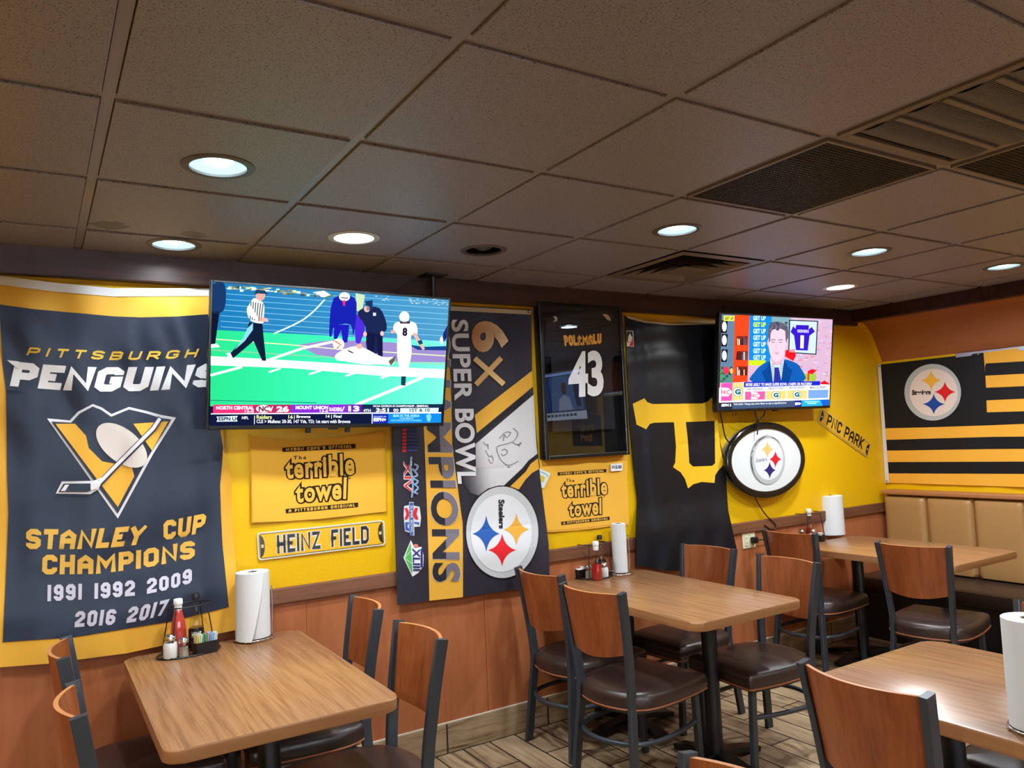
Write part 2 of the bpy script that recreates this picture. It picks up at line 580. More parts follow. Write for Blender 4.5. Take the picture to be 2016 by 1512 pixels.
M_TILE = mat('ceiling_tile', (136, 134, 152), 0.40, spec=0.6)
nt, N, L, b = nodes_of(M_TILE)
mp = coords(nt); n1 = noise(nt, mp, 230, 2, 0.5); n2 = noise(nt, mp, 1.3, 2)
r1 = ramp(nt, [(0.33, (66, 60, 66)), (0.42, (136, 132, 150)), (1.0, (148, 144, 162))])
L.new(n1.outputs[0], r1.inputs[0])
# two worn, flaked spots of paint beside the downlight near the wall
vm = None
for (sx, sy, sr) in ((0.530, -0.455, 0.075), (0.235, -0.47, 0.085)):
    d = N.new('ShaderNodeVectorMath'); d.operation = 'DISTANCE'; d.inputs[1].default_value = (sx, sy, ZC)
    n3 = noise(nt, mp, 22, 3); L.new(mp.outputs[0], d.inputs[0])
    a = N.new('ShaderNodeMath'); a.operation = 'MULTIPLY_ADD'; a.inputs[1].default_value = 0.09; L.new(n3.outputs[0], a.inputs[0]); L.new(d.outputs['Value'], a.inputs[2])
    t = N.new('ShaderNodeMath'); t.operation = 'LESS_THAN'; t.inputs[1].default_value = sr + 0.02; L.new(a.outputs[0], t.inputs[0])
    if vm is None: vm = t
    else:
        mxm = N.new('ShaderNodeMath'); mxm.operation = 'MAXIMUM'; L.new(vm.outputs[0], mxm.inputs[0]); L.new(t.outputs[0], mxm.inputs[1]); vm = mxm
mx = N.new('ShaderNodeMix'); mx.data_type = 'RGBA'
L.new(vm.outputs[0], mx.inputs[0]); L.new(r1.outputs[0], mx.inputs[6]); mx.inputs[7].default_value = lin((72, 64, 62))
L.new(mx.outputs[2], b.inputs['Base Color'])
bump(nt, n1.outputs[0], 0.35, 0.003, b)
M_GRID = mat('grid_paint', (138, 132, 146), 0.32, spec=0.5)
M_DARK = mat('dark_void', (12, 10, 10), 0.9, spec=0.1)
M_CROWN = wood('crown_wood', (38, 22, 20), (58, 34, 28), (74, 44, 34), scale=(1.2, 18, 18), rough=0.42, rand=False, spec=0.25)
M_LAM = wood('wainscot_laminate', (160, 92, 56), (172, 102, 63), (180, 110, 70), scale=(10, 10, 1.0), rough=0.38, rand=False, grain=4)
M_COVE = wood('cove_laminate', (150, 88, 55), (158, 94, 60), (165, 100, 66), scale=(6, 1.0, 6), rough=0.4, rand=False)
M_RAIL = wood('rail_wood', (84, 52, 36), (108, 68, 46), (124, 82, 58), scale=(1.5, 20, 20), rough=0.45, rand=False)
M_CAULK = mat('caulk', (205, 196, 178), 0.6)
M_ALU = mat('aluminium', (190, 196, 202), 0.3, metal=0.9)

def tile_floor(name, rot, loc=(0, 0, 0), w=0.62, h=0.155):
    m = mat(name, (150, 125, 95), 0.42)
    nt, N, L, b = nodes_of(m)
    tc = N.new('ShaderNodeTexCoord'); mp = N.new('ShaderNodeMapping')
    mp.inputs['Rotation'].default_value = rot; mp.inputs['Location'].default_value = loc
    L.new(tc.outputs['Object'], mp.inputs[0])
    br = N.new('ShaderNodeTexBrick'); br.offset = 0.5; br.squash = 1.0
    br.inputs['Scale'].default_value = 1.0; br.inputs['Brick Width'].default_value = w; br.inputs['Row Height'].default_value = h
    br.inputs['Mortar Size'].default_value = 0.005; br.inputs['Mortar Smooth'].default_value = 0.1
    br.inputs['Color1'].default_value = (0.0, 0, 0, 1); br.inputs['Color2'].default_value = (1, 1, 1, 1); br.inputs['Mortar'].default_value = (0.5, 0.5, 0.5, 1)
    L.new(mp.outputs[0], br.inputs[0])
    st = N.new('ShaderNodeMapping'); st.inputs['Scale'].default_value = (2.6, 22, 22); L.new(mp.outputs[0], st.inputs[0])
    n1 = noise(nt, st, 1.0, 5, 0.65, 0.8); n2 = noise(nt, mp, 5, 3)
    a = N.new('ShaderNodeMath'); a.operation = 'MULTIPLY_ADD'; a.inputs[1].default_value = 0.16; L.new(br.outputs['Color'], a.inputs[0]); L.new(n1.outputs[0], a.inputs[2])
    a2 = N.new('ShaderNodeMath'); a2.operation = 'MULTIPLY_ADD'; a2.inputs[1].default_value = 0.25; L.new(n2.outputs[0], a2.inputs[0]); L.new(a.outputs[0], a2.inputs[2])
    r = ramp(nt, [(0.47, (62, 46, 36)), (0.58, (122, 100, 76)), (0.70, (158, 134, 104)), (0.95, (184, 162, 130))])
    L.new(a2.outputs[0], r.inputs[0])
    mx = N.new('ShaderNodeMix'); mx.data_type = 'RGBA'
    L.new(br.outputs['Fac'], mx.inputs[0]); L.new(r.outputs[0], mx.inputs[6]); mx.inputs[7].default_value = lin((48, 38, 32))
    L.new(mx.outputs[2], b.inputs['Base Color'])
    iv = N.new('ShaderNodeMath'); iv.operation = 'SUBTRACT'; iv.inputs[0].default_value = 1.0; L.new(br.outputs['Fac'], iv.inputs[1])
    bump(nt, iv.outputs[0], 0.5, 0.003, b)
    return m
M_FLOOR = tile_floor('floor_tile', (0, 0, PI / 2))
M_BASE = tile_floor('base_tile', (PI / 2, 0, 0), (0.09, 0, 0.02), 0.62, 0.3)

# ------------------------------------------------------------------ the room
bm = BM(); bx(bm, XL, XR, YF, 0, -0.05, 0); struct('floor', bm, M_FLOOR)
bm = BM(); bx(bm, XL, XR + 0.1, 0, 0.12, 0, ZC + 0.2); struct('wall_back', bm, M_YEL)
bm = BM(); bx(bm, XR, XR + 0.12, YF, 0, 0, ZC + 0.2); struct('wall_right', bm, M_YEL)
bm = BM(); bx(bm, XL - 0.12, XL, YF, 0.12, 0, ZC + 0.2); struct('wall_left', bm, M_YEL)
# front wall with two openings for daylight
WINS = [(-1.9, 0.3), (1.2, 3.4)]
bm = BM()
bx(bm, XL, XR, YF - 0.12, YF, 0, 0.95); bx(bm, XL, XR, YF - 0.12, YF, 2.15, ZC + 0.2)
xs = [XL] + [v for w in WINS for v in w] + [XR]
for i in range(0, len(xs), 2): bx(bm, xs[i], xs[i + 1], YF - 0.12, YF, 0.95, 2.15)
struct('wall_front', bm, M_YEL)
M_WGLASS = mat('window_glass', (235, 245, 248), 0.02, trans=1.0, ior=1.02)
M_WFRAME = mat('window_frame', (60, 50, 44), 0.4)
for i, (a, c) in enumerate(WINS):
    bm = BM()
    for (x0, x1, z0, z1) in ((a, a + .05, .95, 2.15), (c - .05, c, .95, 2.15), (a, c, .95, 1.0), (a, c, 2.1, 2.15), ((a + c) / 2 - .025, (a + c) / 2 + .025, .95, 2.15)):
        bx(bm, x0, x1, YF - 0.09, YF - 0.03, z0, z1)
    w = struct('window_%d' % (i + 1), bm, M_WFRAME)
    bm = BM(); bx(bm, a + .05, c - .05, YF - 0.064, YF - 0.058, 1.0, 2.1); mkobj('pane', bm, M_WGLASS, w)
    ld = bpy.data.lights.new('daylight', 'AREA'); ld.shape = 'RECTANGLE'; ld.size = c - a; ld.size_y = 1.2
    ld.energy = WIN_W; ld.color = (0.80, 0.90, 1.0)
    lo = bpy.data.objects.new('daylight', ld); COL.objects.link(lo)
    lo.location = ((a + c) / 2, YF - 0.2, 1.55); lo.rotation_euler = (PI / 2, 0, 0)

# wainscot boards, chair rail, tile base, crown board along the back wall
bm = BM()
x = XL
for s in (-1.37, -0.15, 1.07, 2.02, 3.25, 4.47, XR):
    bx(bm, x, s - 0.0015, -0.006, 0, Z_BASE, Z_RAIL0 + 0.01); x = s + 0.0015
struct('trim_1', bm, M_LAM)
bm = BM(); bx(bm, XL, XR, -0.024, 0, Z_RAIL0, Z_RAIL1, 0.006); struct('trim_2', bm, M_RAIL)
bm = BM(); x = XL; k = 0
for s in [XL + 0.31 + 0.62 * i for i in range(14)]:
    s = min(s, XR)
    if s - x > 0.02: bx(bm, x + 0.0015, s - 0.0015, -0.014, 0, 0, Z_BASE - 0.004, 0.002)
    x = s
struct('baseboard_back', bm, M_BASE)
bm = BM(); bx(bm, XL, XR, -0.014, 0, Z_BASE - 0.005, Z_BASE + 0.003, 0.002); struct('trim_3', bm, M_CAULK)
bm = BM(); bx(bm, XL, XR - 0.28, -0.045, 0, Z_BAND, ZC + 0.02, 0.006); struct('trim_4', bm, M_CROWN)
# the cove over the booth: curved panel, its yellow end lip, metal channel and dark fascia
cove = [(5.700, 2.045), (5.668, 2.10), (5.640, 2.162), (5.590, 2.255), (5.545, 2.305), (5.495, 2.338), (5.41, 2.362)]
cv = [(v.x, v.y) for v in catmull([Vector((p[0], p[1], 0)) for p in cove], 5)]
def cove_strip(y0, y1, off):
    bm = BM(); A = []; B = []
    for (x, z) in cv:
        A.append(bm.verts.new((x - off, y0, z - off * 0.4))); B.append(bm.verts.new((x - off, y1, z - off * 0.4)))
    C = [bm.verts.new((XR, y0, ZC)), bm.verts.new((XR, y1, ZC))]
    for k in range(len(A) - 1):
        bm.faces.new((A[k], A[k + 1], B[k + 1], B[k]))
        bm.faces.new((A[k], C[0], A[k + 1])); bm.faces.new((B[k], B[k + 1], C[1]))
    return bm
struct('trim_5', cove_strip(-0.001, YF, 0.0), M_COVE, smooth=40)
struct('trim_6', cove_strip(-0.001, -0.045, 0.006), M_YEL, smooth=40)
bm = BM(); bx(bm, XR - 0.35, XR - 0.28, YF, 0, 2.345, ZC + 0.02, 0.006); struct('trim_7', bm, M_CROWN)
bm = BM(); bx(bm, XR - 0.014, XR - 0.001, YF, -0.62, 2.015, 2.045, 0.002); struct('trim_8', bm, M_ALU)

# ------------------------------------------------------------------ ceiling
GX = [0.15 + 0.622 * k for k in range(-5, 10)]
GY = [-0.375 - 0.622 * k for k in range(0, 12)]
GX = [XL] + [g for g in GX if XL + 0.05 < g < XR - 0.4] + [XR - 0.3]
GY = [-0.03] + [g for g in GY if g > YF + 0.05] + [YF]
LAMPS = [(0.469, -1.257, 'bulb', 'round glowing downlight, biggest and nearest, at upper left of the ceiling'),
         (0.486, -0.262, 'bulb', 'glowing downlight close to the wall above the hockey banner'),
         (1.122, -0.640, 'disc', 'flat white disc downlight in white ring above the big television'),
         (1.734, -0.650, 'dead', 'unlit dark recessed downlight between the big television and the jersey frame'),
         (2.337, -1.268, 'bulb', 'glowing downlight left of the dark grille over the jersey frame'),
         (3.587, -1.344, 'bulb', 'glowing downlight just behind the square dark grille'),
         (4.337, -0.655, 'disc', 'flat white disc downlight near the wall above the smaller television'),
         (4.755, -1.425, 'bulb', 'glowing downlight farthest right, over the booth flag'),
         (-1.405, -1.308, 'disc', 'disc downlight out of view left of the hockey banner'),
         (-0.783, -3.174, 'disc', 'disc downlight overhead just left of the camera'),
         (1.083, -3.796, 'disc', 'disc downlight overhead just right of the camera'),
         (2.949, -3.174, 'disc', 'disc downlight over the right foreground table'),
         (4.815, -3.796, 'disc', 'disc downlight near the television on the right wall'),
         (-0.783, -5.662, 'disc', 'disc downlight far behind the camera on the left'),
         (1.705, -5.662, 'disc', 'disc downlight far behind the camera in the middle'),
         (4.193, -5.662, 'disc', 'disc downlight far behind the camera on the right')]
R_CAN = 0.088
GR1 = [(2.016, -2.241, 2.638, -1.619), (2.638, -2.863, 3.260, -2.241)]      # egg-crate grilles
SLOT = (2.016, -2.863, 2.638, -2.241)
DIFF = (2.638, -0.997, 3.260, -0.375)
SKIP = [((g[0] + g[2]) / 2, (g[1] + g[3]) / 2) for g in GR1 + [SLOT, DIFF]]
bm = BM()
g = 0.0165
for i in range(len(GX) - 1):
    for j in range(len(GY) - 1):
        x0, x1 = GX[i] + g, GX[i + 1] - g; y1, y0 = GY[j] - (g if j else 0), GY[j + 1] + g
        if any(x0 < sx < x1 and y0 < sy < y1 for sx, sy in SKIP): continue
        hole = [l for l in LAMPS if x0 < l[0] < x1 and y0 < l[1] < y1]
        zt = ZC + 0.015
        if not hole:
            bx(bm, x0, x1, y0, y1, ZC, zt, 0.002); continue
        l = hole[0]
        out = [Vector(p) for p in ((x0, y0, 0), (x1, y0, 0), (x1, y1, 0), (x0, y1, 0))]
        inn = [Vector((p[0], p[1], 0)) for p in ellipse(l[0], l[1], R_CAN, R_CAN, 32)]
        tr = tessellate_polygon([out, inn]); allp = out + inn
        vs = [bm.verts.new((p.x, p.y, ZC)) for p in allp]
        for t in tr: bm.faces.new([vs[q] for q in t])
        up = [bm.verts.new((p.x, p.y, zt)) for p in out]
        for q in range(4): bm.faces.new((vs[q], vs[(q + 1) % 4], up[(q + 1) % 4], up[q]))
        ui = [bm.verts.new((p.x, p.y, zt)) for p in inn]
        for q in range(32): bm.faces.new((vs[4 + q], vs[4 + (q + 1) % 32], ui[(q + 1) % 32], ui[q]))
bmesh.ops.recalc_face_normals(bm, faces=bm.faces)
struct('ceiling', bm, M_TILE)
bm = BM()   # T-bar grid, a little above the face of the tiles
for x in GX[1:-1]: bx(bm, x - 0.0145, x + 0.0145, YF, -0.03, ZC + 0.007, ZC + 0.03, 0.001)
for y in GY[1:-1]: bx(bm, XL, XR - 0.3, y - 0.0142, y + 0.0142, ZC + 0.0075, ZC + 0.029, 0.001)
struct('trim_9', bm, M_GRID)
bm = BM(); bx(bm, XL, XR, YF, 0.1, ZC + 0.16, ZC + 0.2); struct('ceiling_deck', bm, M_DARK)

# --- recessed downlights
M_TRIMW = mat('white_trim', (200, 200, 200), 0.4)
M_TRIMD = mat('brown_trim', (88, 78, 76), 0.4)
M_CONE = mat('reflector', (225, 235, 240), 0.18, metal=0.6)
M_BULB = emit_mat('cool_bulb', (205, 240, 255), 14.0)
M_GLOW = emit_mat('lit_reflector', (176, 232, 244), 1.6)
M_LED = emit_mat('white_led', (255, 255, 255), 6.0)
for i, (x, y, kind, lab) in enumerate(LAMPS):
    t = thing('recessed_downlight', lab, 'ceiling light', (x, y, ZC), 0, 'recessed downlights')
    bm = BM()
    r0, r1 = R_CAN - 0.006, 0.106
    lathe(bm, [(r0, 0.006), (r0, -0.004), (r1 - 0.012, -0.006), (r1, -0.002), (r1, -0.0002)], 40)
    mkobj('trim_ring', bm, M_TRIMW if kind == 'disc' else M_TRIMD, t, 40)
    if kind == 'disc':
        bm = BM(); lathe(bm, [(0, -0.001), (r0, -0.001)], 40); lathe(bm, [(0, 0.003), (r0, 0.003)], 40); mkobj('lens', bm, M_LED, t)
    else:
        bm = BM(); lathe(bm, [(r0, 0.004), (0.07, 0.07), (0.05, 0.10), (0.0, 0.10)], 40)
        mkobj('reflector', bm, M_GLOW if kind == 'bulb' else M_DARK, t, 40)
        bm = BM(); lathe(bm, [(0, 0.004), (0.026, 0.005), (0.042, 0.014), (0.046, 0.03), (0.03, 0.09), (0, 0.09)], 28)
        mkobj('bulb', bm, M_BULB if kind == 'bulb' else mat('dead_bulb', (60, 56, 56), 0.3), t, 40)
    if kind != 'dead':
        ld = bpy.data.lights.new('downlight', 'AREA'); ld.shape = 'DISK'; ld.size = 0.13; ld.energy = LAMP_W * (0.22 if i == 1 else (1.0 if kind == 'disc' else 0.9))
        ld.color = (0.98, 0.98, 1.0) if kind == 'disc' else (0.86, 0.95, 1.0); ld.spread = math.radians(165)
        lo = bpy.data.objects.new('lamp_light', ld); COL.objects.link(lo); lo.parent = t; lo.location = (0, 0, -0.012)

# --- ceiling vents
M_CRATE = mat('grille_plastic', (56, 48, 50), 0.45)
M_VENT = mat('vent_paint', (112, 100, 96), 0.42)
M_MESH = mat('perforated_metal', (86, 82, 86), 0.5)
for k, (x0, y0, x1, y1) in enumerate(GR1):
    t = thing('ceiling_grille', ['square egg crate return grille, whole, beside the rightmost middle downlights', 'square egg crate grille cut by the right edge of the picture'][k], 'vent', ((x0 + x1) / 2, (y0 + y1) / 2, ZC), 0, 'egg crate grilles')
    h = 0.296
    bm = BM()
    for s in (-1, 1):
        bx(bm, s * h, s * (h - 0.012), -h, h, -0.003, 0.012); bx(bm, -h + 0.0121, h - 0.0121, s * h, s * (h - 0.012), -0.003, 0.012)
    mkobj('frame', bm, M_VENT, t)
    bm = BM(); n = 36; w = h - 0.012
    for q in range(1, n):
        p = -w + 2 * w * q / n
        bx(bm, p - 0.0011, p + 0.0011, -w, w, 0, 0.011); bx(bm, -w, w, p - 0.0011, p + 0.0011, 0.0002, 0.0108)
    mkobj('lattice', bm, M_CRATE, t)
    bm = BM(); bx(bm, -h, h, -h, h, 0.05, 0.056); mkobj('duct', bm, M_DARK, t)
x0, y0, x1, y1 = SLOT
t = thing('ceiling_diffuser', 'perforated supply panel in four banded sections at upper right of the ceiling', 'vent', ((x0 + x1) / 2, (y0 + y1) / 2, ZC), 0)
h = 0.296
bm = BM()
for s in (-1, 1):
    bx(bm, s * h, s * (h - 0.03), -h, h, -0.002, 0.012, 0.002); bx(bm, -h + 0.031, h - 0.031, s * h, s * (h - 0.03), -0.002, 0.012, 0.002)
mkobj('frame', bm, M_VENT, t)
for q in range(4):
    a = -h + 0.03 + q * 0.134; c = a + 0.134
    bm = BM(); m_ = 22
    for u in range(m_):      # gently bowed section with fine slots
        za = -0.010 * math.sin(PI * u / m_); zb = -0.010 * math.sin(PI * (u + 1) / m_)
        ya = a + 0.112 * u / m_; yb = a + 0.112 * (u + 0.80) / m_
        bx(bm, -h + 0.03, h - 0.03, ya, yb, (za + zb) / 2 + 0.002, (za + zb) / 2 + 0.004)
    mkobj('perforated_section', bm, M_MESH, t)
    if q < 3:
        bm = BM(); bx(bm, -h + 0.03, h - 0.03, a + 0.113, c - 0.001, -0.008, 0.006, 0.002); mkobj('divider', bm, M_VENT, t)
bm = BM(); bx(bm, -h, h, -h, h, 0.03, 0.036); mkobj('duct', bm, M_DARK, t)
x0, y0, x1, y1 = DIFF
t = thing('ceiling_diffuser', 'square four way louvred air diffuser above the black and gold P flag', 'vent', ((x0 + x1) / 2, (y0 + y1) / 2, ZC), 0)
def sq_ring(bm, ra, za, rb, zb, th=0.002):
    A = [bm.verts.new((sx * ra, sy * ra, za)) for sx, sy in ((1, 1), (-1, 1), (-1, -1), (1, -1))]
    B = [bm.verts.new((sx * rb, sy * rb, zb)) for sx, sy in ((1, 1), (-1, 1), (-1, -1), (1, -1))]
    for k in range(4): bm.faces.new((A[k], A[(k + 1) % 4], B[(k + 1) % 4], B[k]))
bm = BM(); sq_ring(bm, 0.299, 0, 0.245, 0); sq_ring(bm, 0.245, 0, 0.24, 0.02); mkobj('frame', bm, M_VENT, t)
for q, r_ in enumerate((0.235, 0.185, 0.135)):
    bm = BM(); sq_ring(bm, r_, -0.004 - 0.004 * q, r_ - 0.06, 0.03); mkobj('louvre', bm, M_VENT, t)
bm = BM(); bx(bm, -0.09, 0.09, -0.09, 0.09, -0.014, -0.008, 0.002); mkobj('centre_plate', bm, M_VENT, t)
bm = BM(); bx(bm, -0.29, 0.29, -0.29, 0.29, 0.05, 0.055); mkobj('duct', bm, M_DARK, t)

# ------------------------------------------------------------------ furniture
M_POST = mat('slate_metal', (50, 56, 64), 0.38, spec=0.5)
M_PLY = wood('cherry_plywood', (118, 60, 30), (140, 74, 38), (158, 88, 48), scale=(14, 14, 1.4), rough=0.32, coat=0.25)
M_PLYE = wood('plywood_edge', (168, 108, 62), (184, 122, 72), (196, 136, 84), scale=(2, 2, 40), rough=0.4)
M_SEAT = mat('brown_vinyl', (52, 38, 34), 0.34, spec=0.55)
nt, N, L, b = nodes_of(M_SEAT); mp = coords(nt); n1 = noise(nt, mp, 240, 2); bump(nt, n1.outputs[0], 0.12, 0.002, b)
M_PIPE = mat('tan_piping', (150, 88, 54), 0.5)
M_TOP = mat('oak_laminate', (172, 120, 74), 0.26)
nt, N, L, b = nodes_of(M_TOP)
mp = coords(nt, (1.0, 0.13, 1.0), True)
wv = N.new('ShaderNodeTexWave'); wv.wave_type = 'BANDS'; wv.bands_direction = 'X'
wv.inputs['Scale'].default_value = 7.5; wv.inputs['Distortion'].default_value = 16.0; wv.inputs['Detail'].default_value = 1.5; wv.inputs['Detail Scale'].default_value = 0.9
L.new(mp.outputs[0], wv.inputs['Vector'])
mp2 = coords(nt, (95, 3.2, 95), True); n1 = noise(nt, mp2, 1.0, 4, 0.6)
ma = N.new('ShaderNodeMath'); ma.operation = 'MULTIPLY_ADD'; ma.inputs[1].default_value = 0.14; L.new(wv.outputs['Fac'], ma.inputs[0]); L.new(n1.outputs[0], ma.inputs[2])
r1 = ramp(nt, [(0.34, (122, 84, 55)), (0.56, (146, 104, 70)), (0.80, (156, 114, 78))])
L.new(ma.outputs[0], r1.inputs[0]); L.new(r1.outputs[0], b.inputs['Base Color'])
M_TEDGE = wood('oak_edge', (144, 98, 62), (160, 114, 74), (170, 124, 84), scale=(1.5, 1.5, 40), rough=0.35)
M_BLK = mat('black_iron', (18, 19, 22), 0.38, spec=0.5)

def seat_outline():
    # wide rounded back, straight front with tight corners; +x is the front
    pts = [(0.288, 0.0), (0.292, 0.10), (0.291, 0.19), (0.272, 0.212), (0.12, 0.226), (-0.03, 0.222), (-0.12, 0.200), (-0.180, 0.145), (-0.208, 0.065), (-0.214, 0.0)]
    pts = pts + [(x, -y) for x, y in pts[-2:0:-1]]
    return [(v.x, v.y) for v in catmull([Vector((p[0], p[1], 0)) for p in pts], 4, True)]
SO = seat_outline()
def scaled(o, k): return [(x * k + 0.0, y * k) for x, y in o]
POST_Y = 0.182
def make_chair():
    t = thing('dining_chair', '', 'chair')
    # padded seat
    bm = BM(); rings = []
    for k, z in ((0.93, 0.386), (0.985, 0.389), (1.0, 0.404), (0.998, 0.432), (0.97, 0.450), (0.88, 0.461), (0.6, 0.467), (0.25, 0.469)):
        rings.append([bm.verts.new((x, y, z)) for x, y in scaled(SO, k)])
    n = len(SO)
    for A, B in zip(rings, rings[1:]):
        for q in range(n): bm.faces.new((A[q], A[(q + 1) % n], B[(q + 1) % n], B[q]))
    bm.faces.new(rings[0][::-1]); bm.faces.new(rings[-1])
    seat = mkobj('seat', bm, M_SEAT, t, 50)
    bm = BM(); tube(bm, [(x * 0.985, y * 0.988, 0.387) for x, y in SO], 0.0045, 6, True); mkobj('piping', bm, M_PIPE, seat, 60)
    bm = BM(); prism(bm, scaled(SO, 0.86), 0.362, 0.385); mkobj('seat_frame', bm, M_POST, t)
    # legs: the rear pair rise into the back posts
    for s in (-1, 1):
        bm = BM(); bar(bm, [(0.255, s * 0.168, 0.0), (0.240, s * 0.168, 0.375)], 0.03, 0.03, (0, 1, 0)); mkobj('leg', bm, M_POST, t)
        path = catmull([(-0.212, s * 0.184, 0.0), (-0.188, s * 0.166, 0.25), (-0.172, s * 0.156, 0.44), (-0.196, s * 0.170, 0.68), (-0.232, s * 0.186, 0.9)], 5)
        bm = BM(); bar(bm, path, 0.022, 0.042, (0, 1, 0)); mkobj('leg', bm, M_POST, t)
    # curved ply back between the posts
    def px(z): return -0.172 - 0.06 * (max(z - 0.44, 0) / 0.46) ** 1.15
    th = 0.013; bm = BM(); nu, nv = 14, 8; G = {}
    for side in (0, 1):
        for i in range(nu + 1):
            u = -1 + 2 * i / nu
            zb = 0.628 - 0.022 * (1 - u * u); zt = 0.893
            for j in range(nv + 1):
                z = zb + (zt - zb) * j / nv
                x = px(z) - 0.004 - 0.052 * (1 - u * u) + (th if side else 0)
                G[side, i, j] = bm.verts.new((x, u * (0.160 + 0.020 * (z - 0.628) / 0.265), z))
    for i in range(nu):
        for j in range(nv):
            bm.faces.new([G[0, a, c] for a, c in ((i, j), (i, j + 1), (i + 1, j + 1), (i + 1, j))])
            bm.faces.new([G[1, a, c] for a, c in ((i, j), (i + 1, j), (i + 1, j + 1), (i, j + 1))])
        for j in (0, nv):
            f = bm.faces.new((G[0, i, j], G[0, i + 1, j], G[1, i + 1, j], G[1, i, j])); f.material_index = 1
    for i in (0, nu):
        for j in range(nv):
            f = bm.faces.new((G[0, i, j], G[0, i, j + 1], G[1, i, j + 1], G[1, i, j])); f.material_index = 1
    bmesh.ops.recalc_face_normals(bm, faces=bm.faces)
    mkobj('backrest', bm, [M_PLY, M_PLYE], t, 40)
    # round stretcher that runs from the front legs behind the rear ones
    pts = [(0.247, 0.168, 0.245), (0.10, 0.2, 0.245), (-0.07, 0.205, 0.245), (-0.18, 0.15, 0.245), (-0.228, 0.0, 0.245), (-0.18, -0.15, 0.245), (-0.07, -0.205, 0.245), (0.10, -0.2, 0.245), (0.247, -0.168, 0.245)]
    bm = BM(); tube(bm, catmull(pts, 6), 0.0115, 8); mkobj('stretcher', bm, M_POST, t, 60)
    return t
CHAIRS = [
 (0.320, -0.330, -0.05, 'chair at the left table, left side, nearer the wall, seen edge on'),
 (0.327, -1.030, 0.00, 'chair at the left table, left side, nearer the viewer, curved back edge showing'),
 (0.990, -0.360, PI - 0.08, 'chair at the left table, right side, nearer the wall, narrow back in view'),
 (0.965, -0.983, PI, 'chair at the left table, right side, nearer the viewer, back tall in view'),
 (2.410, -0.297, 0.043, 'chair at the middle table, left side, nearest the wall, beside the helmet flag'),
 (2.333, -0.808, 0.13, 'chair at the middle table, left front, whole back and seat in the open'),
 (3.100, -0.380, PI + 0.08, 'chair across the middle table nearest the wall, below the black P flag'),
 (3.060, -0.940, PI - 0.06, 'chair at the middle table, right side, nearer the viewer, behind the near table corner'),
 (4.350, -0.290, 0.07, 'chair at the far table nearest the wall, beside the outlet'),
 (4.330, -1.090, 0.20, 'chair at the far table standing alone in front of the booth'),
 (2.130, -2.300, -0.02, 'large foreground chair at the right table, back cut by the bottom edge'),
 (2.875, -2.320, PI, 'chair beyond the right table, only its post tip showing at the right edge'),
 (0.955, -2.550, PI, 'chair of which only the back corner rises at the bottom edge'),
]
proto = make_chair()
for i, (x, y, rz, lab) in enumerate(CHAIRS):
    o = proto if i == 0 else copy_tree(proto)
    o.location = (x, y, 0); o.rotation_euler = (0, 0, rz); o['label'] = lab; o['group'] = 'metal framed dining chairs'

ZT = 0.76
def make_table(w, l):
    t = thing('dining_table', '', 'table')
    bm = BM()
    fs = prism(bm, rrect(-w / 2, w / 2, -l / 2, l / 2, 0.05, 6), ZT - 0.04, ZT, 0.006)
    for f in bm.faces:
        c = f.calc_center_median()
        f.material_index = 0 if f.normal.z > 0.9 or c.z > ZT - 0.002 else 1
    bm.normal_update()
    for f in bm.faces: f.material_index = 0 if f.normal.z > 0.9 else 1
    mkobj('tabletop', bm, [M_TOP, M_TEDGE], t, 40)
    for s in (-1, 1):
        bm = BM(); tube(bm, [(0, s * 0.30, 0.04), (0, s * 0.30, ZT - 0.05)], 0.037, 20); p = mkobj('pedestal', bm, M_BLK, t, 40)
        bm = BM(); bx(bm, -0.11, 0.11, s * 0.30 - 0.11, s * 0.30 + 0.11, ZT - 0.056, ZT - 0.041, 0.004); mkobj('mounting_plate', bm, M_BLK, p)
        bm = BM()
        for (dx, dy) in ((0.27, 0), (-0.27, 0), (0, 0.25), (0, -0.25)):
            bar(bm, [(0, s * 0.30, 0.055), (dx * .5, s * 0.30 + dy * .5, 0.04), (dx, s * 0.30 + dy, 0.013)], 0.07, 0.026, (dy, -dx, 0) if True else (0, 0, 1))
        mkobj('base', bm, M_BLK, p, 40)
    return t
TABLES = [(0.655, -0.650, 0.71, 1.18, 'oak laminate table at left in front of the hockey banner'),
          (2.735, -0.615, 0.70, 1.17, 'oak laminate table in the middle below the yellow towel with price tag'),
          (4.700, -0.680, 0.73, 1.10, 'oak laminate table at the far end beside the booth'),
          (2.480, -2.500, 0.74, 1.14, 'oak laminate table in the right foreground cut by the picture edge')]
for i, (x, y, w, l, lab) in enumerate(TABLES):
    t = make_table(w, l)
    t.location = (x, y, 0); t['label'] = lab; t['group'] = 'oak laminate tables'

